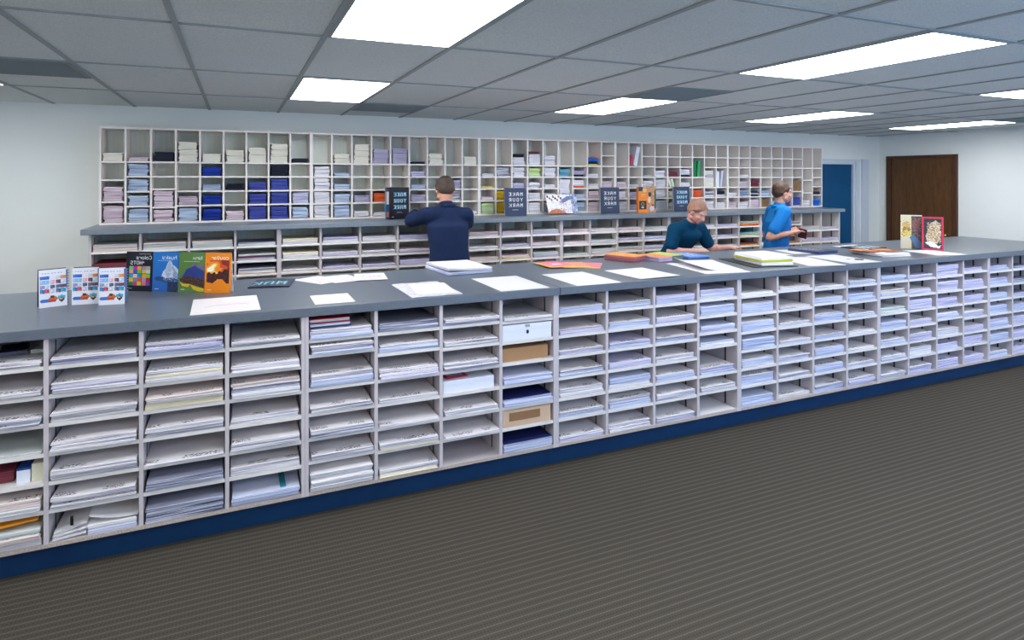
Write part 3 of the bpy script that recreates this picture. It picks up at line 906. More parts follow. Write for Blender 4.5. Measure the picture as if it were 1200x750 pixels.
def flipbook(x, y, rz, label):
    t = thing('spiral_flipbook', label, 'flipbook', (x, y, SLAB_T + 0.0005), rz, 'spiral flipbooks on the counter')
    w, h = 0.118, 0.190
    link('front_cover', print_mesh('flip_cover', flip_art(3), w, h, 0.0012, (226, 226, 236)), t, (0, -0.012, 0), (-0.045, 0, 0))
    me = bundle_mesh(w - 0.004, h - 0.004, 0.012, random.Random(4), None, 4, 0.0008); me.materials.append(P['p'])
    link('page_block', me, t, (0, -0.0105, 0.002), (PI / 2 - 0.045, 0, 0)).location = (0, 0.0022, 0.002)
    MB().box(-w / 2, w / 2, 0.030, 0.0325, 0, h).build('easel_back', NEWM_cached('charcoal_board', (50, 56, 74)), t, (0, 0, 0), (0.06, 0, 0))
    cb = MB()
    for k in range(13):
        z = 0.012 + k * 0.0138
        pts = []
        for a in range(9):
            an = 2 * PI * a / 9
            pts.append((w / 2 + 0.004 + 0.006 * math.cos(an), 0.008 + 0.017 * math.sin(an), z + 0.0012 * a / 9))
        cb.tube(pts + [pts[0]], 0.0016, 5)
    cb.build('spiral_binding', NEWM_cached('coil_grey', (120, 128, 158)), t, smooth=True)
    MB().box(w / 2 - 0.004, w / 2 + 0.002, -0.008, 0.026, 0.004, h - 0.006).build('spine_strip', NEWM_cached('spine_blue', (96, 112, 160)), t)
    return t
_mc = {}
def NEWM_cached(n, c, r=0.5):
    if n not in _mc: _mc[n] = new_mat(n, rgb(*c), r, 0.35)
    return _mc[n]
flipbook(-0.862, 3.850, 0.42, 'white spiral flipbook set apart, turned away from the two others')
flipbook(-0.722, 3.858, -0.05, 'white spiral flipbook, middle of the three on the counter')
flipbook(-0.594, 3.792, -0.10, 'white spiral flipbook standing against the black magazine')

def mag_colors():
    cv = Canvas(52, 76, (24, 24, 38))
    for k in range(9): cv.rect(46 - k * 2.6, 4, 47.6 - k * 2.6, 5, (190, 190, 200))
    cv.text(48, 8, 'Colors', (240, 240, 244)); cv.text(34, 18, '+HOTS', (240, 240, 244), gap=1, sc=1)
    pal = [(110, 196, 130), (200, 40, 130), (226, 160, 70), (150, 130, 200), (190, 160, 120), (226, 160, 150), (40, 90, 190), (130, 190, 70), (220, 190, 60), (190, 200, 214),
           (60, 160, 190), (226, 206, 180), (40, 140, 190), (220, 170, 40), (140, 190, 60), (226, 190, 50), (130, 130, 170), (220, 100, 50), (190, 140, 200), (170, 40, 60),
           (30, 130, 80), (200, 60, 140), (226, 200, 50), (210, 130, 120), (120, 70, 180)]
    for k, c in enumerate(pal):
        x0, y0 = 6 + (k % 5) * 8.4, 28 + (k // 5) * 7.6
        cv.rect(x0, y0, x0 + 8, y0 + 7.2, c)
    cv.rect(6, 70, 13, 71.5, (190, 190, 200))
    return cv
def mag_iceberg():
    cv = Canvas(52, 76, (22, 112, 196))
    for y in range(76):
        for x in range(52):
            k = y / 76
            cv.set(x, y, (int(30 + 20 * k), int(122 - 16 * k), int(206 - 20 * k)))
    cv.poly([(18, 48), (21, 38), (26, 33), (30, 22), (34, 15), (38, 19), (41, 25), (46, 27), (52, 34), (52, 54), (30, 56)], (206, 214, 228))
    cv.poly([(34, 15), (40, 30), (36, 44), (30, 50), (26, 38)], (170, 186, 214)); cv.poly([(40, 26), (52, 42), (52, 54), (42, 50)], (140, 160, 196))
    cv.blob(15, 51, 11, 4.5, (44, 74, 130)); cv.blob(34, 54, 18, 5, (54, 84, 134)); cv.speck(random.Random(2), 22, 34, 50, 56, [(230, 234, 242), (120, 140, 180)], 0.18)
    cv.rect(31, 57, 52, 76, (40, 52, 84)); cv.speck(random.Random(3), 31, 57, 52, 76, [(60, 76, 110), (26, 36, 64)], 0.4)
    cv.text(47, 7, 'husky', (236, 240, 246)); cv.rect(10, 16, 40, 17, (150, 190, 226)); cv.rect(5, 70, 13, 71.5, (220, 230, 240))
    return cv
def mag_mountain():
    cv = Canvas(52, 76, (92, 128, 66))
    cv.poly([(8, 46), (16, 32), (26, 28), (31, 18), (36, 28), (52, 36), (52, 60), (30, 60), (6, 52)], (44, 62, 134))
    cv.poly([(26, 28), (31, 18), (36, 28), (52, 32), (52, 22), (46, 27), (38, 24)], (124, 96, 160))
    cv.poly([(2, 50), (20, 45), (40, 50), (52, 52), (52, 68), (36, 63), (18, 60), (4, 56)], (60, 46, 44))
    cv.speck(random.Random(5), 4, 44, 52, 64, [(120, 66, 40), (40, 40, 70), (150, 90, 40)], 0.2)
    cv.poly([(2, 55), (10, 60), (24, 60), (20, 66), (8, 64)], (220, 186, 40)); cv.poly([(24, 61), (40, 66), (52, 68), (52, 74), (42, 74), (30, 70)], (214, 182, 46))
    cv.text(46, 7, 'lynx', (236, 240, 230)); cv.rect(10, 17, 42, 18, (190, 206, 170)); cv.rect(5, 70, 13, 71.5, (220, 230, 220))
    return cv
def mag_sunset():
    cv = Canvas(52, 76, (240, 138, 22))
    cv.rect(4, 14, 49, 58, (150, 50, 30))
    r = random.Random(9)
    for y in range(14, 58):
        for x in range(4, 49):
            d = math.hypot((x - 14) / 1.3, y - 30)
            n = math.sin(x * 0.22 + y * 0.30) * 2.6 + math.sin(y * 0.35 - x * 0.12) * 2.0
            d2 = d + n
            c = (255, 248, 220) if d2 < 5 else (254, 206, 90) if d2 < 8 else (246, 140, 40) if d2 < 14 else (214, 84, 34) if d2 < 20 else (140, 46, 40)
            if y > 38 - max(0, (x - 22)) * 0.35 + 2 * math.sin(x * .6) and y > 28: c = (52, 26, 36) if r.random() < 0.75 else (110, 40, 34)
            cv.set(x, y, c)
    cv.poly([(4, 60), (4, 56), (16, 58), (26, 50), (36, 50), (44, 58), (49, 64), (49, 60), (49, 76), (4, 76)], (240, 138, 22))
    cv.text(46, 6, 'cougar', (250, 236, 210)); cv.rect(6, 70, 14, 71.5, (250, 220, 180))
    return cv
def leaflet(art, x, y, w, h, rz, label, side, z=SLAB_T, group=None, t=0.004, name='standing_magazine', cat='magazine', splay=0.10):
    o = thing(name, label, cat, (x, y, z + 0.0005), rz, group)
    link('front_cover', print_mesh('cover', art, w, h, t, side), o, (0, 0, 0), (-0.06, 0, 0))
    MB().box(-w / 2 + 0.002, w / 2 - 0.002, 0, 0.002, 0, h - 0.006).build('back_leaf', P['p'], o, (0, 0.122 * h + 0.008, 0), (0.06, 0, 0))
    return o
mg = 'standing magazines on the counter'
dirx, diry = math.cos(-0.52), math.sin(-0.52)
for k, (art, col, lb, d) in enumerate(((mag_colors(), (24, 24, 38), 'black magazine with a grid of colour swatches', -0.006), (mag_iceberg(), (30, 112, 196), 'blue magazine with a white iceberg', 0.0),
                                    (mag_mountain(), (92, 128, 66), 'green magazine with a dark blue mountain', 0.003), (mag_sunset(), (240, 138, 22), 'orange magazine with a fiery sunset', 0.006))):
    s = 0.082 + 0.1585 * k
    leaflet(art, -0.592 + dirx * s - diry * d, 4.205 + diry * s - dirx * d, 0.157 if k else 0.166, 0.229, -0.52, lb + ' standing upright on the counter', col, group=mg)

# the red-framed photo card and the cream one behind it
def card_red():
    cv = Canvas(34, 60, (52, 54, 60))
    cv.speck(random.Random(1), 0, 0, 34, 60, [(40, 44, 52), (70, 66, 66)], 0.5)
    cv.poly([(6, 34), (14, 12), (22, 6), (29, 14), (30, 36), (24, 48), (8, 44)], (206, 184, 150))
    cv.speck(random.Random(2), 8, 10, 30, 48, [(236, 222, 196), (120, 90, 70), (90, 74, 66), (226, 206, 170), (170, 120, 80)], 0.5)
    cv.poly([(4, 46), (16, 44), (26, 52), (30, 50), (28, 56), (14, 54)], (230, 226, 222))
    for a, b, c, d in ((0, 0, 34, 3), (0, 57, 34, 60), (0, 0, 3, 60), (31, 0, 34, 60)): cv.rect(a, b, c, d, (214, 52, 84))
    return cv
def card_cream():
    cv = Canvas(34, 60, (226, 216, 176))
    cv.rect(17, 2, 34, 60, (84, 74, 72)); cv.rect(0, 0, 34, 2, (236, 230, 216))
    cv.blob(9, 18, 7, 6, (214, 170, 110)); cv.blob(9, 26, 7, 5, (170, 130, 60)); cv.blob(8, 33, 8, 5, (222, 196, 70)); cv.rect(0, 38, 17, 60, (216, 204, 176))
    cv.blob(24, 16, 7, 8, (130, 90, 84)); cv.speck(random.Random(6), 17, 4, 34, 40, [(60, 52, 56), (150, 120, 110), (180, 100, 90)], 0.35)
    cv.poly([(14, 40), (20, 34), (34, 50), (34, 60), (24, 58)], (84, 116, 150)); cv.speck(random.Random(7), 0, 8, 16, 40, [(240, 226, 190), (150, 110, 60)], 0.15)
    return cv
leaflet(card_red(), 5.802, 3.618, 0.165, 0.305, -0.98, 'red-framed photo card standing near the counter end', (200, 50, 80), name='folded_card', cat='card')
leaflet(card_cream(), 5.745, 3.775, 0.170, 0.315, -0.86, 'cream photo card standing behind the red-framed card', (222, 214, 190), name='folded_card', cat='card')

# books standing on the rear worktop
def mym(bg, fg, fg2=None, w=46, h=56, foot=True):
    cv = Canvas(w, h, bg)
    for k, wd in enumerate(('MAKE', 'YOUR', 'MARK')):
        cv.text(w - 9, 9 + 11 * k, wd, fg, gap=3, c2=fg2)
    if foot:
        cv.rect(w * 0.36, 43, w * 0.62, 44, tuple(min(255, b + 120) for b in bg))
    return cv
NAVY = (48, 58, 84)
def book(art, x, y, w, h, t, rz, label, side, spine=None, z=BT, lean=-0.05, group=None):
    o = thing('upright_book', label, 'book', (x, y, z + 0.0008), rz, group)
    link('front_cover', print_mesh('cover', art, w, h, 0.003, side), o, (0, 0, 0), (lean, 0, 0))
    q = MB().box(-w / 2 + 0.002, w / 2 - 0.004, 0.0035, t - 0.003, 0.003, h - 0.004)
    q.build('page_block', P['p'], o, rot=(lean, 0, 0))
    q = MB().box(-w / 2, w / 2, t - 0.003, t, 0, h); q.build('back_cover', NEWM_cached('cover_%d_%d_%d' % side, side), o, rot=(lean, 0, 0))
    if spine:
        s = link('spine', print_mesh('spine', spine, t - 0.006, h, 0.002, side), o, (-w / 2 - 0.0022, t / 2, 0), (0, 0, 0))
        s.rotation_euler = (Matrix.Rotation(lean, 3, 'X') @ Matrix.Rotation(-PI / 2, 3, 'Z')).to_euler()
    return o
cv = Canvas(16, 60, (30, 30, 44)).rect(0, 0, 4, 60, (40, 150, 196)).rect(5, 8, 13, 32, (226, 206, 196)).rect(6, 3, 12, 8, (120, 40, 40)).rect(5, 34, 14, 46, (26, 62, 120)).rect(6, 46, 13, 56, (196, 88, 56))
bk = mym((20, 20, 34), (226, 236, 246), (40, 170, 214)); bk.rect(12, 45, 32, 46, (26, 78, 130)); bk.rect(4, 51, 9, 52, (170, 170, 190))
book(bk, 1.452, 5.985, 0.212, 0.312, 0.10, 0.30, 'thick black book with cyan-edged lettering and a picture spine', (20, 20, 34), cv, lean=0.0)
book(mym(NAVY, (236, 236, 240)), 2.700, 5.99, 0.252, 0.298, 0.022, 0.0, 'navy upright book standing beside the yellow stock', NAVY, group='navy upright books')
book(mym(NAVY, (236, 236, 240)), 3.876, 5.99, 0.250, 0.298, 0.022, 0.0, 'navy upright book standing beside the orange and black box', NAVY, group='navy upright books')
bk = mym(NAVY, (226, 236, 246), (70, 180, 214))
book(bk, 4.925, 6.03, 0.245, 0.300, 0.022, 0.0, 'navy upright book with cyan lettering behind the bending person', NAVY, group='navy upright books')
# collage leaflets leaning against the rack
cv = Canvas(60, 46, (232, 228, 232))
r_ = random.Random(12)
for k in range(9): cv.blob(4 + k * 4.6, 5 + 4 * (k % 3), 2.2, 3.4, r_.choice([(130, 76, 72), (90, 56, 66), (170, 110, 90), (60, 50, 70)]))
cv.poly([(0, 46), (8, 38), (22, 34), (40, 40), (44, 46)], (186, 112, 78)); cv.speck(r_, 0, 34, 42, 46, [(90, 50, 44), (226, 170, 120), (150, 80, 60)], 0.3)
cv.poly([(30, 18), (52, 4), (60, 4), (60, 12), (38, 22)], (112, 122, 166)); cv.speck(r_, 30, 18, 60, 44, [(206, 150, 120), (150, 90, 80), (196, 196, 216), (90, 110, 140)], 0.28); cv.speck(r_, 4, 16, 40, 34, [(206, 206, 226), (180, 180, 206)], 0.2)
t = thing('collage_leaflet', 'white leaflet covered in small photographs, leaning between the navy books', 'leaflet', (3.28, 6.06, BT + 0.0130), -0.03)
link('front_sheet', print_mesh('leaf', cv, 0.30, 0.225, 0.003, (222, 220, 226)), t, (0, 0, 0), (-0.42, 0, 0))
link('rear_sheet', print_mesh('leaf', Canvas(10, 8, (150, 160, 190)).speck(r_, 0, 0, 10, 8, [(110, 122, 160), (190, 196, 214)], 0.5), 0.20, 0.235, 0.003, (170, 176, 196)), t, (0.12, 0.016, 0), (-0.40, 0.12, 0))
# orange and black boxed set with a cookie picture
cv = Canvas(30, 78, (244, 136, 40)).rect(0, 0, 30, 18, (220, 150, 90)).rect(0, 0, 14, 13, (50, 50, 66)).rect(2, 42, 27, 68, (40, 42, 54))
cv.rect(8, 22, 24, 24, (252, 190, 130)); cv.rect(8, 28, 20, 29.5, (252, 190, 130)); cv.blob(14, 52, 6, 6, (150, 120, 60)); cv.blob(14, 52, 3, 4, (50, 50, 60)); cv.rect(10, 60, 18, 64, (206, 210, 214)); cv.blob(20, 10, 7, 6, (236, 190, 120))
c2 = Canvas(30, 78, (206, 150, 104)).speck(random.Random(8), 0, 0, 30, 78, [(170, 96, 60), (236, 196, 150), (120, 70, 60)], 0.3).rect(25, 10, 30, 66, (40, 96, 74)).blob(10, 24, 5, 7, (70, 50, 60)).blob(17, 66, 7, 8, (196, 200, 232)).blob(20, 56, 5, 4, (206, 80, 60)).blob(8, 40, 5, 9, (232, 206, 170))
t = thing('boxed_set', 'orange and black upright box with a food picture beside it', 'box', (4.40, 6.0, BT + 0.0006), 0.0)
link('orange_panel', print_mesh('panel', cv, 0.125, 0.300, 0.040, (228, 120, 40)), t, (-0.068, 0, 0))
link('picture_panel', print_mesh('panel', c2, 0.130, 0.306, 0.020, (120, 70, 60)), t, (0.062, 0.015, 0))
lidded_box('paper_box', 'pinkish low box standing on the rear worktop by the bending person', 'box', 5.13, 6.02, BT + 0.0005, 0.09, 0.14, 0.11, NEWM_cached('pink_board', (214, 180, 190)), NEWM_cached('pink_board', (214, 180, 190)), 0.03)

# ------------------------------------------------------------------ things lying on the long counter
ZC = SLAB_T
def sheet_art(kind, seed=0):
    cv = Canvas(26, 40, (240, 236, 240))
    r = random.Random(seed)
    if kind == 'lines':
        for j in range(5, 36, 3):
            cv.rect(4, j, 4 + r.uniform(8, 18), j + 0.9, (222, 216, 222))
    if kind == 'two':
        cv.rect(0, 0, 26, 40, (236, 230, 234)); cv.rect(12, 1, 25, 14, (244, 242, 246))
        for x in range(5, 22): cv.set(x, 22 - int(3 * math.sin((x - 5) / 17 * PI)), (196, 192, 206))
    if kind == 'cream': cv.rect(0, 0, 26, 40, (236, 232, 210))
    if kind == 'marks':
        for k in range(10): cv.set(6 + k * 0.7, 12 + k * 0.8, (150, 110, 100))
        cv.rect(12, 20, 19, 21, (120, 112, 122))
    return cv
def sheet(x, y, w, d, rz, label, kind='plain', seed=0, t=0.0010, z=ZC, curl=None):
    return lie('paper_sheet', print_mesh('sheet', sheet_art(kind, seed), w, d, t, (232, 230, 234), curl=curl), t, (x, y, z), rz, label, 'paper', 'loose paper sheets on the counter')
sheet(-0.050, 3.333, 0.315, 0.425, 0.02, 'white printed sheet lying in front of the standing magazines', 'two')
sheet(0.472, 3.352, 0.205, 0.262, 0.0, 'smallest white sheet, alone before the fanned postcards')
sheet(1.557, 3.310, 0.318, 0.495, 0.0, 'white sheet over the column of boxes', 'lines', 1)
sheet(2.056, 3.292, 0.322, 0.490, 0.0, 'white sheet before the pink and orange leaflets', 'lines', 2)
sheet(2.545, 3.334, 0.322, 0.430, 0.0, 'white sheet marked with a brown pencil line', 'marks', 3, curl=lambda u, s: 0.004 * (1 - s) ** 2 + 0.003 * u * u)
sheet(3.113, 3.322, 0.360, 0.540, -0.15, 'wide white sheet lying before the blue booklets', 'lines', 4, t=0.002)
sheet(3.150, 3.420, 0.330, 0.440, -0.22, 'curled white sheet lying on the wide sheet', 'lines', 5, z=ZC + 0.0030, curl=lambda u, s: 0.028 * max(0.0, 0.45 - u) ** 2 / 0.2 + 0.014 * s * s)
sheet(4.060, 3.300, 0.300, 0.490, -0.30, 'white sheet lying between the yellow-banded pads and the pen', 'lines', 6)
sheet(4.255, 3.895, 0.215, 0.340, -0.06, 'cream sheet lying behind the yellow-banded pads', 'cream')
sheet(4.500, 3.905, 0.170, 0.300, -0.25, 'narrow white sheet beside the flat navy book', 'lines', 7)
sheet(4.480, 3.294, 0.310, 0.480, -0.12, 'white sheet with the pen lying on it', 'lines', 8)
sheet(5.600, 3.325, 0.300, 0.365, -0.20, 'white sheet in front of the red-framed card', 'lines', 9)
# clear sleeve with a sheet in it
o = lie('plastic_sleeve', print_mesh('sleeve', Canvas(12, 18, (216, 214, 222)).speck(random.Random(4), 0, 0, 12, 18, [(228, 226, 232), (206, 204, 214)], 0.5), 0.292, 0.462, 0.004, (190, 192, 206),
        curl=lambda u, s: 0.002 * abs(math.sin(6 * u))), 0.004, (1.020, 3.318, ZC), 0.02, 'clear sleeve of papers lying on the counter before the white piles', 'sleeve')
sheet(1.030, 3.360, 0.225, 0.350, -0.10, 'white sheet lying on the clear sleeve', 'lines', 11, z=ZC + 0.0072)
# white pile
for k, (rz, lab) in enumerate(((0.10, 'lower white paper pile behind the clear sleeve'), (0.06, 'upper white paper pile behind the clear sleeve, its corner lifting'))):
    me = bundle_mesh(0.325, 0.44, 0.018, rng, (lambda u: 0.0) if k == 0 else (lambda u: 0.012 * (1 - u) ** 2), 4, 0.003)
    me.materials.append(P['p'] if k else P['b'])
    tag(link('paper_pile', me, None, (1.465, 3.995 + 0.015 * k, ZC + 0.0006 + 0.0190 * k), (0, 0, rz)), lab, 'paper', 'white paper piles on the counter')
# dark leaflet with cyan letters
lie('dark_leaflet', print_mesh('leaflet', Canvas(46, 34, (50, 52, 74)).text(38, 12, 'MAKE', (232, 218, 230), sc=2, gap=4, c2=(40, 186, 200)), 0.235, 0.285, 0.006, (36, 38, 58), curl=lambda u, s: 0.005 * math.sin(PI * u)), 0.006, (0.172, 3.985, ZC), -0.20,
    'dark leaflet with cyan letters lying beside the orange magazine', 'leaflet')
# fanned postcards
pc = [(206, 130, 140), (226, 150, 120), (190, 150, 190), (236, 210, 210)]
for k, (x, y, rz, where) in enumerate(((0.560, 4.035, 0.55, 'far end of the fan, bottom card'), (0.655, 4.000, 0.25, 'middle card of the fan'), (0.790, 3.995, -0.12, 'top card of the fan'))):
    cv = Canvas(24, 30, (232, 226, 234)).speck(random.Random(30 + k), 5, 8, 22, 22, pc, 0.30).speck(random.Random(40 + k), 3, 22, 20, 27, [(206, 110, 100), (232, 170, 140)], 0.25)
    lie('postcard', print_mesh('postcard', cv, 0.200, 0.285, 0.0012, (224, 222, 230)), 0.0012, (x, y, ZC + 0.0022 * k), rz, 'white postcard printed in pink and red, ' + where, 'postcard', 'fanned postcards')
# pink and orange leaflets
pk = [(236, 120, 140), (240, 150, 110), (232, 110, 150)]
for k, (x, y, rz, lab) in enumerate(((2.330, 3.925, -0.62, 'lowest pink leaflet of the fan, turned furthest'), (2.275, 3.945, -0.28, 'middle pink leaflet of the fan'), (2.180, 3.990, 0.02, 'top pink leaflet with a white text block and yellow edge'))):
    cv = Canvas(24, 32, pk[k]).rect(0, 29, 24, 32, (250, 200, 70)).rect(0, 0, 5, 32, (244, 170, 80))
    if k == 2: cv.rect(9, 12, 19, 20, (246, 220, 220)); cv.speck(random.Random(50), 9, 12, 19, 20, [(190, 150, 170)], 0.3)
    lie('pink_leaflet', print_mesh('leaflet', cv, 0.205, 0.285, 0.003, (250, 196, 70)), 0.003, (x, y, ZC + 0.0040 * k), rz, lab, 'leaflet', 'pink and orange leaflets')
# piles of booklets near the back edge of the counter
def booklet_pile(x, y, w, d, h, rz, top, side, edge, label, art=None):
    t = thing('booklet_pile', label, 'booklets', (x, y, ZC + 0.0005), rz, 'coloured booklet piles on the counter')
    me = bundle_mesh(w, d, h - 0.003, random.Random(int(x * 100)), None, 5, 0.003)
    me.materials.append(paper_mat('pile_' + top[0], rgb(*side), rgb(*edge), 0.8, lines=200))
    link('page_block', me, t)
    cv = Canvas(20, 28, top[1])
    cv.speck(random.Random(int(y * 100)), 2, 4, 18, 26, top[2], 0.35)
    o = link('top_cover', print_mesh('cover', cv, w, d, 0.002, top[1]), t, (0, 0, h), FLAT)
    return t
booklet_pile(2.895, 4.05, 0.185, 0.27, 0.046, 0.40, ('a', (238, 150, 70), [(250, 190, 110), (214, 110, 60)]), (196, 120, 120), (70, 60, 90), 'tall orange booklet pile at the end of the booklet row')
booklet_pile(3.078, 3.965, 0.140, 0.22, 0.040, 0.10, ('b', (240, 146, 80), [(70, 76, 110), (226, 120, 90)]), (214, 190, 214), (160, 140, 190), 'orange and navy booklet pile with white pages')
booklet_pile(3.245, 4.03, 0.150, 0.25, 0.036, 0.20, ('c', (166, 200, 90), [(226, 206, 130), (110, 160, 70), (206, 160, 170)]), (130, 150, 150), (50, 60, 70), 'green booklet pile between the orange and blue piles')
booklet_pile(3.440, 4.00, 0.200, 0.29, 0.020, -0.05, ('d', (96, 146, 214), [(226, 226, 236), (220, 170, 130), (70, 110, 190)]), (110, 150, 220), (50, 80, 150), 'flat blue booklet pile nearest the bending person')
# black tablet board with yellow-banded pads
t = thing('black_board', 'thin black board lying under the yellow-banded pads', 'board', (3.640, 3.400, ZC + 0.0005), -0.24)
MB().box(-0.185, 0.185, 0, 0.50, 0, 0.005).build('board', M['black'], t, bevel=0.002)
MB().box(-0.150, 0.150, 0.01, 0.014, 0.005, 0.0065).build('edge_strip', NEWM_cached('coil_grey', (120, 128, 158)), t)
z = ZC + 0.0062
for c, h, lab in (('p', 0.024, 'lowest white pad of the stack on the black board'), ('y', 0.020, 'yellow-edged pad in the middle of the stack on the black board'), ('p', 0.018, 'top white pad of the stack on the black board')):
    me = bundle_mesh(0.260, 0.38, h - 0.001, rng, None, 3, 0.002)
    me.materials.append(paper_mat('pad_' + lab[:3], rgb(236, 236, 244), rgb(206, 206, 226), 0.4) if c == 'p' else paper_mat('pad_yellow', rgb(206, 202, 40), rgb(186, 178, 40), 0.5, False, rgb(236, 236, 240)))
    tag(link('writing_pad', me, None, (3.690, 3.430, z), (0, 0, -0.24 + 0.04 * (c == 'y'))), lab, 'pad', 'pads on the black board')
    z += h
# flat navy book
lie('flat_book', print_mesh('book', mym(NAVY, (236, 236, 240), foot=False), 0.255, 0.310, 0.022, (60, 72, 120)), 0.022, (4.720, 3.835, ZC), 0.05, 'navy book with white letters lying flat on the counter', 'book')
# striped leaflets and a pale sheet below
sheet(5.430, 3.905, 0.320, 0.330, 0.02, 'pale sheet sticking out behind the black striped leaflet', 'lines', 15)
cv = Canvas(40, 30, (36, 50, 64))
for k in range(4): cv.poly([(4 + k * 9, 26), (9 + k * 9, 6), (13 + k * 9, 6), (9 + k * 9, 26)], (196, 216, 228))
lie('striped_leaflet', print_mesh('leaflet', cv, 0.320, 0.240, 0.008, (30, 36, 46)), 0.008, (5.400, 3.880, ZC + 0.0022), 0.05, 'black leaflet with slanting white stripes lying flat', 'leaflet')
# orange leaflets on white booklets
for k, (dx, dy, rz, h) in enumerate(((0.0, 0.0, 0.0, 0.014), (0.01, 0.008, 0.08, 0.013))):
    me = bundle_mesh(0.30, 0.33, h - 0.001, rng, None, 2, 0.003); me.materials.append(P['p'])
    tag(link('white_booklet', me, None, (5.045 + dx, 3.44 + dy, ZC + 0.0006 + 0.0142 * k), (0, 0, -0.15 + rz)), ('lower', 'upper')[k] + ' white booklet under the orange leaflets', 'booklet', 'white booklets under the orange leaflets')
for k, (x, y, rz) in enumerate(((4.985, 3.56, 0.25), (5.120, 3.50, -0.20))):
    cv = Canvas(18, 24, (232, 132, 60)).speck(random.Random(60 + k), 0, 12, 18, 24, [(110, 56, 50), (150, 80, 60)], 0.5).speck(random.Random(70 + k), 0, 0, 18, 12, [(250, 180, 110)], 0.3)
    lie('orange_leaflet', print_mesh('leaflet', cv, 0.150, 0.215, 0.006, (150, 70, 50)), 0.006, (x, y, ZC + 0.0292), rz, 'orange leaflet lying on the white booklets, ' + ('toward the striped leaflet', 'toward the red-framed card')[k], 'leaflet', 'orange leaflets on the white booklets')
# pen
t = thing('ballpoint_pen', 'black pen lying on a white sheet', 'pen', (4.545, 3.445, ZC + 0.0052), -0.75)
MB().tube([(-0.065, 0, 0), (-0.055, 0, 0), (0.0, 0, 0)], 0.0042, 8, radii=[0.001, 0.003, 0.0042]).build('barrel', M['metal'], t, smooth=True)
MB().tube([(0.0, 0, 0), (0.05, 0, 0), (0.062, 0, 0)], 0.005, 8, radii=[0.005, 0.005, 0.0035]).build('cap', M['black'], t, smooth=True)

# ------------------------------------------------------------------ the room
XL, XR, YN, YW, ZCE = -3.2, 9.19, -0.78, 6.55, 2.410
struct('floor', MB().box(XL, XR, YN, YW, -0.05, 0.0), M['carpet'])
b = MB()
DX0, DX1, DZ = 7.955 - 0.25, 8.640, 2.000          # blue door opening
b.box(XL, DX0, YW, YW + 0.1, 0, 2.6).box(DX1, XR + 0.1, YW, YW + 0.1, 0, 2.6).box(DX0, DX1, YW, YW + 0.1, DZ, 2.6)
struct('wall_back', b, M['wall'])
struct('wall_right', MB().box(XR, XR + 0.1, YN, YW, 0, 2.6), M['wall'])
struct('wall_left', MB().box(XL - 0.1, XL, YN, YW, 0, 2.6), M['wall'])
WIN = [(1.9, 4.7), (5.3, 8.1)]
b = MB()
xs = [XL - 0.1] + [v for w in WIN for v in w] + [XR + 0.1]
for i in range(0, len(xs), 2): b.box(xs[i], xs[i + 1], YN - 0.1, YN, 0, 2.6)
for x0, x1 in WIN: b.box(x0, x1, YN - 0.1, YN, 0, 0.3).box(x0, x1, YN - 0.1, YN, 2.15, 2.6)
struct('wall_near', b, M['wall'])
for k, (x0, x1) in enumerate(WIN):
    w = MB()
    for a in (x0, (x0 + x1) / 2 - 0.025, x1 - 0.05): w.box(a, a + 0.05, YN - 0.08, YN - 0.03, 0.3, 2.15)
    w.box(x0, x1, YN - 0.08, YN - 0.03, 0.3, 0.35).box(x0, x1, YN - 0.08, YN - 0.03, 2.10, 2.15)
    win = struct('window_%d' % (k + 1), w, M['trim_white'])
    p = MB().box(x0, x1, YN - 0.058, YN - 0.054, 0.3, 2.15).build('pane', M['pane'], win)
struct('baseboard_right', MB().box(XR - 0.012, XR, YN, 5.384, 0, 0.1).box(XR - 0.012, XR, 6.41, YW, 0, 0.1), M['trim_white'])
struct('baseboard_back', MB().box(XL, X2 - 0.1, YW - 0.012, YW, 0, 0.1).box(8.92, XR, YW - 0.012, YW, 0, 0.1), M['trim_white'])

# blue door, set back in its painted frame
d = empty('door_1', (DX0, YW, 0)); d['kind'] = 'structure'
MB().box(0, DX1 - DX0, 0.035, 0.075, 0.005, DZ - 0.003).build('door_slab', M['bluedoor'], d)
MB().box(DX1 - DX0 - 0.032, DX1 - DX0, 0.0, 0.035, 0, DZ - 0.03).box(0, 0.032, 0.0, 0.035, 0, DZ - 0.03).box(0, DX1 - DX0, 0.0, 0.035, DZ - 0.03, DZ).build('door_stop', M['trim_white'], d)
cz = 2.047
MB().box(DX1 - DX0 + 0.002, DX1 - DX0 + 0.09, -0.016, 0, 0, cz).box(-0.09, -0.002, -0.016, 0, 0, cz).box(-0.002, DX1 - DX0 + 0.002, -0.016, 0, DZ + 0.002, cz).build('door_casing', M['trim_white'], d)
MB().box(DX1 - DX0 + 0.13, DX1 - DX0 + 0.272, -0.030, 0, 0, cz).build('door_post', M['trim_white'], d)
MB().tube([(0.10, 0.035, 1.0), (0.10, -0.01, 1.0), (0.10, -0.03, 1.0), (0.10, -0.05, 1.0)], 0.025, 12, radii=[0.028, 0.012, 0.028, 0.018]).build('door_knob', M['metal'], d, smooth=True)

# brown door on the right-hand wall
d = empty('door_2', (XR, 5.384, 0)); d['kind'] = 'structure'
dw = 6.407 - 5.384
MB().box(-0.022, 0, 0.075, dw - 0.075, 0.005, 2.045).build('door_slab', M['oak'], d)
MB().box(-0.040, 0, 0, 0.072, 0, 2.095).box(-0.040, 0, dw - 0.072, dw, 0, 2.095).box(-0.040, 0, 0.072, dw - 0.072, 2.048, 2.095).build('door_casing', M['oak_frame'], d)
MB().tube([(-0.022, 0.135, 0.95), (-0.045, 0.135, 0.95), (-0.062, 0.135, 0.95), (-0.085, 0.135, 0.95)], 0.025, 12, radii=[0.026, 0.011, 0.027, 0.017]).build('door_knob', M['brass'], d, smooth=True)

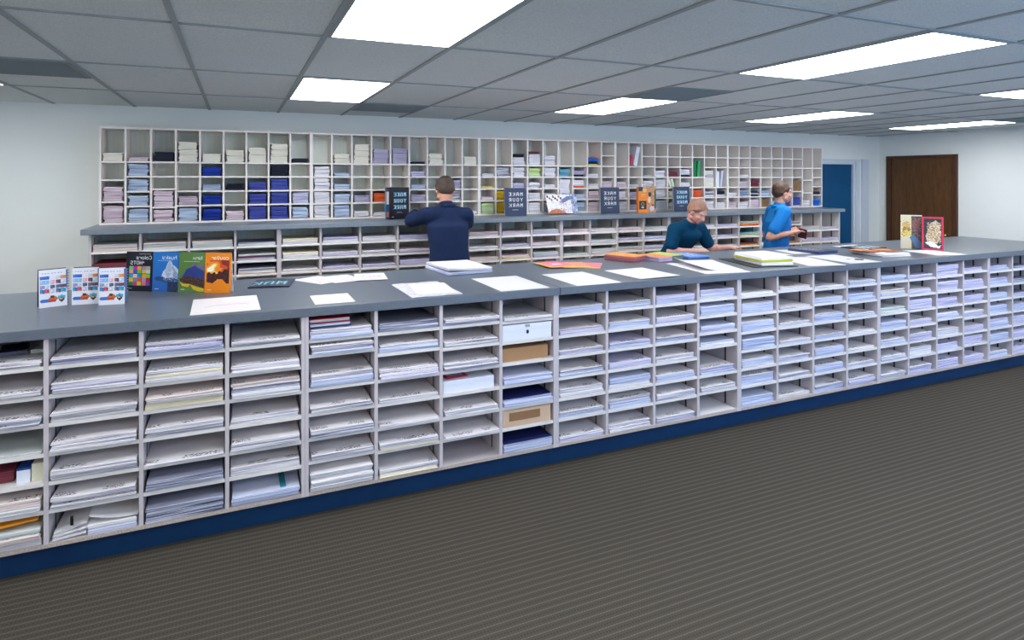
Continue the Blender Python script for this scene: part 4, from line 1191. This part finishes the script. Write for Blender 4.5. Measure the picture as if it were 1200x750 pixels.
# suspended ceiling: tiles, inverted-T grid, troffers and vents
GX, GY, PX, PY = 0.370, 1.740, 0.6096, 1.220
struct('ceiling', MB().box(XL - 0.1, XR + 0.1, YN - 0.1, YW + 0.1, ZCE, ZCE + 0.05), M['tile'])
g = MB()
x = GX - PX * 6
k = 0
while x < XR:
    if x > XL: g.box(x - 0.012, x + 0.012, YN, YW, ZCE - 0.007, ZCE - 0.0005)
    x += PX
y = GY - PY * 4
while y < YW - 0.02:
    if y > YN: g.box(XL, XR, y - 0.010, y + 0.010, ZCE - 0.0065, ZCE - 0.0006)
    y += PY
struct('trim_1', g, M['tbar'])
def troffer(x0, y0, label):
    t = thing('ceiling_light', label, 'light', (x0 + PX / 2, y0 + PY / 2, ZCE - 0.010), 0, 'ceiling light panels')
    a, b_ = PX / 2 - 0.012, PY / 2 - 0.010
    f = 0.014
    MB().box(-a, a, -b_, -b_ + f, 0, 0.008).box(-a, a, b_ - f, b_, 0, 0.008).box(-a, -a + f, -b_ + f, b_ - f, 0, 0.008).box(a - f, a, -b_ + f, b_ - f, 0, 0.008).build('frame', M['tbar'], t)
    MB().box(-a + f, a - f, -b_ + f, b_ - f, 0.002, 0.006).build('diffuser', M['diffuser'], t)
    return t
LN = {(-1, 1): 'glowing ceiling panel barely in view beyond the first dark vent', (0, 0): 'largest glowing ceiling panel, directly above the counter', (0, 1): 'glowing ceiling panel above the first rack columns, beside a vent',
      (1, 0): 'long glowing ceiling panel nearest the photographer after the largest one', (1, 1): 'glowing ceiling panel touching the dark square vent', (2, 1): 'glowing ceiling panel above the woman in blue',
      (2, 0): 'glowing ceiling panel cut by the picture edge', (3, 1): 'glowing ceiling panel over the brown door'}
for k in range(-1, 4):
    for j in range(-1, 2):
        lab = LN.get((k, j), 'ceiling light panel out of view, row %s, place %s' % (('behind the photographer', 'over the counter', 'over the aisle')[j + 1], ORD[k + 1]))
        troffer(GX + 4 * PX * k, GY + 2 * PY * j, lab)
def vent(x0, y0, label, h=PX, w=PX):
    t = thing('ceiling_vent', label, 'vent', (x0 + w / 2, y0 + h / 2, ZCE - 0.012), 0, 'ceiling vents')
    a, b_ = w / 2 - 0.012, h / 2 - 0.012
    f = 0.02
    MB().box(-a, a, -b_, -b_ + f, 0, 0.010).box(-a, a, b_ - f, b_, 0, 0.010).box(-a, -a + f, -b_ + f, b_ - f, 0, 0.010).box(a - f, a, -b_ + f, b_ - f, 0, 0.010).build('frame', M['vent'], t)
    MB().box(-a + f, a - f, -b_ + f, b_ - f, 0.008, 0.010).build('duct_core', M['vent_dark'], t)
    gr = MB()
    n = 16
    for i in range(n):
        yy = -b_ + f + (2 * b_ - 2 * f) * (i + 0.5) / n
        gr.box(-a + f, a - f, yy - 0.004, yy + 0.004, 0.001, 0.007)
    gr.build('grille', M['vent'], t)
vent(GX - 3 * PX, GY + 2 * PY, 'dark ceiling vent nearest the blank end of the rear wall')
vent(GX + PX, GY + 3 * PY, 'dark ceiling vent right above the rack, beside a light panel')
vent(GX + 4 * PX, GY + 2 * PY - PX, 'dark ceiling vent adjoining the end of a light panel')
vent(GX + 12 * PX, GY + 2 * PY - PX, 'dark ceiling vent close to the brown door wall')

# ------------------------------------------------------------------ people
SKIN = mottled('skin', rgb(214, 160, 136), rgb(200, 142, 120), 12, 0.5, 0.35)
SKIN2 = mottled('skin_pink', rgb(222, 166, 152), rgb(206, 146, 134), 12, 0.5, 0.35)
LIPS = new_mat('lips', rgb(176, 96, 92), 0.45, 0.4)
EYEW = new_mat('eye_white', rgb(206, 196, 190), 0.5, 0.3)
IRIS = new_mat('iris', rgb(52, 40, 34), 0.2, 0.5)

class Lump:
    """Collects tapered limbs and ellipsoids; grown together into ONE continuous skin by a voxel remesh."""
    def __init__(self): self.bm = bmesh.new()
    def ball(self, c, r, rot=None):
        mt = Matrix.Translation(Vector(c)) @ (rot.to_matrix().to_4x4() if rot else Matrix.Identity(4)) @ Matrix.Diagonal((*((r, r, r) if isinstance(r, (int, float)) else r), 1))
        bmesh.ops.create_icosphere(self.bm, subdivisions=3, radius=1, matrix=mt)
        return self
    def limb(self, pts, radii, flat=None, fdir=None):
        pts = [Vector(p) for p in pts]
        for p, r in zip(pts, radii): self.ball(p, r)
        for (a, ra), (b, rb) in zip(zip(pts, radii), zip(pts[1:], radii[1:])):
            d = b - a
            if d.length < 1e-5: continue
            q = d.to_track_quat('Z', 'Y').to_matrix().to_4x4()
            bmesh.ops.create_cone(self.bm, cap_ends=True, segments=20, radius1=ra, radius2=rb, depth=d.length, matrix=Matrix.Translation((a + b) / 2) @ q)
        return self
    def loft(self, secs):
        """stack of elliptical sections (centre, rx, ry, yaw)"""
        rings = []
        for c, rx, ry, yaw in secs:
            R = Matrix.Rotation(yaw, 3, 'Z')
            rings.append([self.bm.verts.new(Vector(c) + R @ Vector((rx * math.cos(a), ry * math.sin(a), 0))) for a in [2 * PI * k / 28 for k in range(28)]])
        for a, b in zip(rings, rings[1:]):
            for k in range(28): self.bm.faces.new((a[k], a[(k + 1) % 28], b[(k + 1) % 28], b[k]))
        self.bm.faces.new(rings[0][::-1]); self.bm.faces.new(rings[-1])
        return self
    def build(self, name, mat, parent, voxel=0.011, smooth=5):
        me = bpy.data.meshes.new(name); self.bm.to_mesh(me); self.bm.free()
        o = bpy.data.objects.new(name, me); COL.objects.link(o)
        rm = o.modifiers.new('remesh', 'REMESH'); rm.mode = 'VOXEL'; rm.voxel_size = voxel
        sm = o.modifiers.new('smooth', 'SMOOTH'); sm.factor = 0.5; sm.iterations = smooth
        dg = bpy.context.evaluated_depsgraph_get()
        out = bpy.data.meshes.new_from_object(o.evaluated_get(dg))
        bpy.data.objects.remove(o)
        out.name = name
        out.materials.clear(); out.materials.append(mat)
        out.polygons.foreach_set('use_smooth', [True] * len(out.polygons))
        return link(name, out, parent)

def hand(L, wrist, fwd, up, side, s=1.0, curl=0.5):
    """palm, four unequal bent fingers and a thumb from the side of the palm; side=+1 thumb toward cross(fwd, up)"""
    w = Vector(wrist); f = Vector(fwd).normalized(); u = Vector(up).normalized(); u = (u - f * u.dot(f)).normalized(); sd = f.cross(u) * side
    L.limb([w, w + f * 0.045 * s, w + f * 0.085 * s], [0.024 * s, 0.027 * s, 0.022 * s])
    for k in (-1, 0, 1): L.limb([w + f * 0.03 * s + sd * 0.018 * k * s, w + f * 0.085 * s + sd * 0.024 * k * s], [0.016 * s, 0.014 * s])
    for k, ln in enumerate((0.070, 0.080, 0.074, 0.058)):
        a = 0.030 - 0.0205 * k
        p = w + f * (0.088 - 0.004 * abs(k - 1)) * s + sd * a * s
        d = (f + sd * (0.10 - 0.07 * k)).normalized()
        pts = [p]; 
        for j, seg in enumerate((0.45, 0.32, 0.23)):
            d = (d - u * curl * (0.35 + 0.25 * j)).normalized()
            pts.append(pts[-1] + d * ln * seg * s)
        L.limb(pts, [0.0098 * s, 0.0092 * s, 0.0086 * s, 0.0075 * s])
    p = w + f * 0.025 * s + sd * 0.024 * s
    d1 = (f * 0.6 + sd * 0.75 - u * 0.25).normalized(); d2 = (f * 0.9 + sd * 0.15 - u * 0.35).normalized()
    L.limb([p, p + d1 * 0.036 * s, p + d1 * 0.036 * s + d2 * 0.030 * s, p + d1 * 0.036 * s + d2 * 0.052 * s], [0.0135 * s, 0.0115 * s, 0.0105 * s, 0.009 * s])

def head(L, c, R, s=1.0):
    """skull, jaw, brow, nose, ears; local axes: x right, y the way the face looks, z up"""
    P_ = lambda x, y, z: Vector(c) + R @ (Vector((x, y, z)) * s)
    e = R.to_euler()
    L.ball(P_(0, -0.012, 0.030), (0.074 * s, 0.094 * s, 0.086 * s), e)
    L.ball(P_(0, 0.022, -0.020), (0.062 * s, 0.068 * s, 0.080 * s), e)
    L.ball(P_(0, 0.052, -0.074), (0.034 * s, 0.034 * s, 0.028 * s), e)
    L.limb([P_(-0.052, 0.01, -0.055), P_(0, 0.058, -0.080), P_(0.052, 0.01, -0.055)], [0.022 * s, 0.024 * s, 0.022 * s])
    L.limb([P_(-0.040, 0.068, 0.030), P_(0, 0.080, 0.026), P_(0.040, 0.068, 0.030)], [0.014 * s] * 3)
    L.limb([P_(0, 0.086, 0.012), P_(0, 0.106, -0.022), P_(0, 0.100, -0.030)], [0.009 * s, 0.013 * s, 0.011 * s])
    L.limb([P_(-0.014, 0.090, -0.029), P_(0.014, 0.090, -0.029)], [0.009 * s, 0.009 * s])
    L.limb([P_(-0.020, 0.083, -0.052), P_(0.020, 0.083, -0.052)], [0.010 * s, 0.010 * s])
    for sx in (-1, 1):
        L.ball(P_(0.040 * sx, 0.060, -0.020), (0.020 * s, 0.018 * s, 0.018 * s), e)
        L.ball(P_(0.076 * sx, -0.006, -0.004), (0.010 * s, 0.020 * s, 0.032 * s), e)
    return P_

def face_bits(P_, R, parent, s=1.0):
    for sx in (-1, 1):
        L = Lump(); L.ball(P_(0.031 * sx, 0.0670, 0.008), 0.0095 * s)
        me = bpy.data.meshes.new('eye'); L.bm.to_mesh(me); L.bm.free(); me.materials.append(EYEW)
        o = link('eye', me, parent)
        L = Lump(); L.ball(P_(0.031 * sx, 0.0735, 0.008), 0.0045 * s)
        me = bpy.data.meshes.new('iris'); L.bm.to_mesh(me); L.bm.free(); me.materials.append(IRIS)
        link('iris', me, o)
    L = Lump(); L.limb([P_(-0.022, 0.088, -0.052), P_(0, 0.0945, -0.051), P_(0.022, 0.088, -0.052)], [0.0035 * s, 0.0055 * s, 0.0035 * s])
    L.build('lips', LIPS, parent, 0.002, 1)

def person(label, loc, rz, J, top, trousers, hair_mat, skin, sleeve='long', girth=1.0, hair='short', collar=True, face=True):
    """J: joints in metres, x right, y forward (the way the person faces), z up."""
    root = thing('person', label, 'person', loc, rz)
    V = {k: Vector(v) for k, v in J.items() if k != 'curl'}
    R = Euler(J['head_rot']).to_matrix()
    sh_mid = (V['sl'] + V['sr']) / 2
    yaw = math.atan2((V['sr'] - V['sl']).y, (V['sr'] - V['sl']).x)
    # body: one continuous surface
    L = Lump()
    P_ = head(L, V['head'], R)
    L.limb([sh_mid + Vector((0, 0, 0.01)), V['neck'], P_(0, -0.016, -0.045)], [0.066, 0.055, 0.054])
    L.loft([(V['hip'] + Vector((0, 0, -0.10)), 0.155 * girth, 0.115 * girth, 0), (V['hip'], 0.160 * girth, 0.115 * girth, 0), (V['waist'], 0.138 * girth, 0.100 * girth, yaw * .4),
            (V['chest'], 0.160 * girth, 0.112 * girth, yaw), (sh_mid + Vector((0, 0, -0.04)), 0.170, 0.085, yaw), (sh_mid + Vector((0, 0, 0.03)), 0.10, 0.060, yaw)])
    for s_, sd in (('l', -1), ('r', 1)):
        L.limb([V['s' + s_], V['e' + s_], V['w' + s_]], [0.050, 0.040, 0.027])
        mid = V['e' + s_].lerp(V['w' + s_], 0.3); L.ball(mid, 0.042)
        fw = V['w' + s_] - V['e' + s_]
        hd = Vector(J.get('hd' + s_, tuple(fw))); up = Vector(J.get('hu' + s_, (0, 0, 1)))
        hand(L, V['w' + s_], hd, up, -sd, 1.0, J.get('curl', 0.5))
        L.limb([V['h' + s_], V['k' + s_], V['a' + s_]], [0.082, 0.056, 0.036])
        L.limb([V['a' + s_], V['a' + s_] + Vector((0, 0.11, -0.045))], [0.036, 0.028])
    L.build('body', skin, root, 0.0065, 4)
    if face: face_bits(P_, R, root)
    # garments
    T = Lump(); g = girth
    T.loft([(V['hip'] + Vector((0, 0, -0.09)), 0.178 * g, 0.138 * g, 0), (V['hip'], 0.180 * g, 0.138 * g, 0), (V['waist'], 0.164 * g, 0.126 * g, yaw * .4), (V['chest'], 0.182 * g, 0.134 * g, yaw),
            (sh_mid + Vector((0, 0, -0.06)), 0.184, 0.104, yaw), (sh_mid + Vector((0, 0, 0.010)), 0.120, 0.080, yaw), (sh_mid + Vector((0, 0, 0.040)), 0.080, 0.068, yaw)])
    nk = sh_mid.lerp(V['neck'], 0.80)
    T.limb([sh_mid, nk], [0.080, 0.069])
    for s_ in 'lr':
        T.limb([nk + Vector((0, 0, -0.022)), sh_mid.lerp(V['s' + s_], 0.55) + Vector((0, 0, 0.022)), V['s' + s_]], [0.050, 0.056, 0.062])
    for s_ in 'lr':
        a, b, c = V['s' + s_], V['e' + s_], V['w' + s_]
        if sleeve == 'long': T.limb([sh_mid.lerp(a, .5), a, b, b.lerp(c, .5), c], [0.075, 0.071, 0.061, 0.055, 0.040])
        else: T.limb([sh_mid.lerp(a, .5), a, a.lerp(b, .72)], [0.075, 0.071, 0.066])
    tp = T.build('jacket' if sleeve == 'long' else 'shirt', top, root, 0.010, 5)
    if collar:
        cb = Lump(); n = 14
        for k in range(n):
            a0, a1 = 2 * PI * k / n, 2 * PI * (k + 1) / n
            q = lambda a: V['neck'] + Vector((0.070 * math.cos(a), 0.070 * math.sin(a) - 0.006, -0.022 + 0.012 * math.sin(a + PI)))
            cb.limb([q(a0), q(a1)], [0.017, 0.017])
        cb.build('collar', top, tp, 0.007, 3)
    Q = Lump()
    Q.loft([(V['hip'] + Vector((0, 0, -0.14)), 0.172 * g, 0.132 * g, 0), (V['hip'] + Vector((0, 0, 0.03)), 0.172 * g, 0.130 * g, 0)])
    for s_ in 'lr': Q.limb([V['h' + s_], V['k' + s_], V['a' + s_] + Vector((0, 0, 0.0))], [0.098, 0.078, 0.066])
    Q.build('trousers', trousers, root, 0.011, 5)
    for s_ in 'lr':
        S_ = Lump(); a = V['a' + s_]
        S_.limb([Vector((a.x, a.y - 0.02, 0.05)), Vector((a.x, a.y + 0.06, 0.045)), Vector((a.x, a.y + 0.15, 0.038))], [0.048, 0.046, 0.036])
        S_.build('shoe', M['black'], root, 0.009, 3)
    # hair
    H = Lump(); e = R.to_euler()
    H.ball(P_(0, -0.022, 0.042), (0.084, 0.098, 0.088), e)
    H.ball(P_(0, -0.050, 0.010), (0.078, 0.066, 0.074), e)
    for sx in (-1, 1): H.limb([P_(0.060 * sx, 0.040, 0.062), P_(0.074 * sx, 0.006, 0.040), P_(0.074 * sx, -0.030, 0.0)], [0.016, 0.016, 0.016])
    if hair == 'long':
        H.limb([P_(0, -0.075, 0.0), P_(0, -0.085, -0.06), P_(0, -0.08, -0.12)], [0.064, 0.058, 0.042])
        for sx in (-1, 1): H.limb([P_(0.070 * sx, -0.02, 0.03), P_(0.070 * sx, -0.035, -0.06), P_(0.055 * sx, -0.05, -0.11)], [0.026, 0.026, 0.018])
    H.build('hair', hair_mat, root, 0.007, 3)
    return root

HAIR1 = mottled('dark_brown_hair', rgb(70, 58, 52), rgb(92, 76, 66), 60, 0.6, 0.3, stretch=(1, 1, 0.2))
HAIR2 = mottled('brown_hair', rgb(66, 48, 40), rgb(86, 64, 52), 60, 0.6, 0.3, stretch=(1, 1, 0.2))
HAIR3 = mottled('sandy_hair', rgb(176, 132, 112), rgb(150, 108, 92), 60, 0.6, 0.3, stretch=(1, 1, 0.2))
NAVYJ = mottled('navy_cloth', rgb(38, 50, 82), rgb(30, 42, 72), 5, 0.9, 0.1)
BLUEP = mottled('blue_polo', rgb(38, 104, 198), rgb(24, 132, 190), 1.6, 0.85, 0.15)
TEALT = mottled('dark_teal_cloth', rgb(14, 66, 98), rgb(10, 56, 86), 4, 0.9, 0.1)
DARKT = mottled('dark_trousers', rgb(44, 46, 58), rgb(36, 38, 50), 6, 0.9, 0.1)

LEGS = dict(hl=(-0.09, 0, 0.88), hr=(0.09, 0, 0.88), kl=(-0.10, 0.03, 0.48), kr=(0.10, 0.02, 0.48), al=(-0.11, -0.02, 0.085), ar=(0.11, -0.02, 0.085))
person('person in a navy jacket seen from behind, leaning on the rear worktop', (1.700, 5.17, 0), 0.06,
       dict(LEGS, hip=(0, 0, 0.95), waist=(0.0, 0.02, 1.13), chest=(0.0, 0.06, 1.34), neck=(0.005, 0.11, 1.525), sl=(-0.180, 0.08, 1.435), sr=(0.180, 0.07, 1.425),
            el=(-0.255, 0.30, 1.375), er=(0.290, 0.30, 1.335), wl=(-0.12, 0.60, 1.425), wr=(0.10, 0.60, 1.425), head=(0.01, 0.155, 1.645), head_rot=(-0.38, 0.06, -0.12),
            hdl=(0.7, 0.6, -0.05), hdr=(-0.6, 0.7, -0.05), curl=0.25), NAVYJ, DARKT, HAIR1, SKIN, 'long', 1.06)
L2 = dict(LEGS)
wo = person('person with brown hair in a blue polo shirt, side on, one hand held out', (5.520, 5.16, 0), -1.99,
       dict(L2, hip=(0, 0, 0.92), waist=(0, 0.01, 1.08), chest=(0.0, 0.03, 1.27), neck=(0, 0.045, 1.455), sl=(-0.165, 0.03, 1.385), sr=(0.165, 0.03, 1.385),
            el=(-0.215, -0.02, 1.10), er=(0.220, -0.16, 1.115), wl=(-0.16, 0.18, 1.14), wr=(0.215, 0.075, 1.160), head=(0, 0.075, 1.590), head_rot=(-0.10, 0, 0.0),
            hul=(1, 0, 0.2), hur=(-0.3, 0, 1), curl=0.6), BLUEP, DARKT, HAIR2, SKIN, 'short', 0.98, 'short')
# dark booklet in the hand
person_m = Matrix.Translation((5.520, 5.16, 0)) @ Matrix.Rotation(-1.99, 4, 'Z')
p = person_m @ Vector((0.195, 0.205, 1.105))
bk = MB().box(-0.045, 0.045, -0.006, 0.006, 0, 0.11).build('held_booklet', NEWM_cached('maroon_cover', (92, 44, 62)), None, tuple(p), (0.3, 0.2, -1.2), bevel=0.002)
tag(bk, 'small maroon booklet held by the person in the blue polo', 'booklet')
person('person in a dark teal top bending forward, forearm held out sideways', (4.14, 5.22, 0), PI + 0.12,
       dict(LEGS, hip=(0, -0.05, 0.90), waist=(0, 0.05, 1.02), chest=(0.0, 0.16, 1.15), neck=(0.0, 0.255, 1.315), sl=(-0.175, 0.20, 1.245), sr=(0.175, 0.20, 1.245),
            el=(-0.285, 0.25, 1.035), er=(0.255, 0.22, 1.03), wl=(-0.49, 0.30, 1.035), wr=(0.03, 0.38, 1.035), head=(0.0, 0.335, 1.420), head_rot=(-0.60, 0, 0.1),
            hdl=(-1, 0.2, -0.05), hdr=(-0.9, 0.5, -0.1), curl=0.3), TEALT, DARKT, HAIR3, SKIN2, 'short', 1.02, 'short', collar=False)

# ------------------------------------------------------------------ camera, daylight and exposure
cam = bpy.data.cameras.new('camera')
cam.sensor_width = 36.0
cam.lens = 726.74 / 1200 * 36
cam.shift_y = -(375 - 209.55) / 1200
cam.clip_start = 0.05
co = bpy.data.objects.new('camera', cam); COL.objects.link(co)
co.location = (0, 0, 1.75); co.rotation_euler = (PI / 2, 0, -0.4171)
SC.camera = co

for x0, x1 in WIN:
    la = bpy.data.lights.new('window_daylight', 'AREA')
    la.shape = 'RECTANGLE'; la.size = x1 - x0 - 0.1; la.size_y = 1.8
    la.energy = 42; la.color = (0.36, 0.60, 1.0)
    lo = bpy.data.objects.new('window_daylight', la); COL.objects.link(lo)
    lo.location = ((x0 + x1) / 2, YN - 0.12, 1.22); lo.rotation_euler = (PI / 2, 0, 0)

w = bpy.data.worlds.new('sky'); SC.world = w
w.use_nodes = True
w.node_tree.nodes['Background'].inputs[0].default_value = (0.55, 0.70, 1.0, 1)
w.node_tree.nodes['Background'].inputs[1].default_value = 0.35

SC.view_settings.view_transform = 'Standard'
SC.view_settings.look = 'None'
SC.view_settings.gamma = 1.0
SC.view_settings.use_curve_mapping = False
SC.view_settings.exposure = 0.58
SC.cycles.max_bounces = 10
SC.cycles.diffuse_bounces = 6
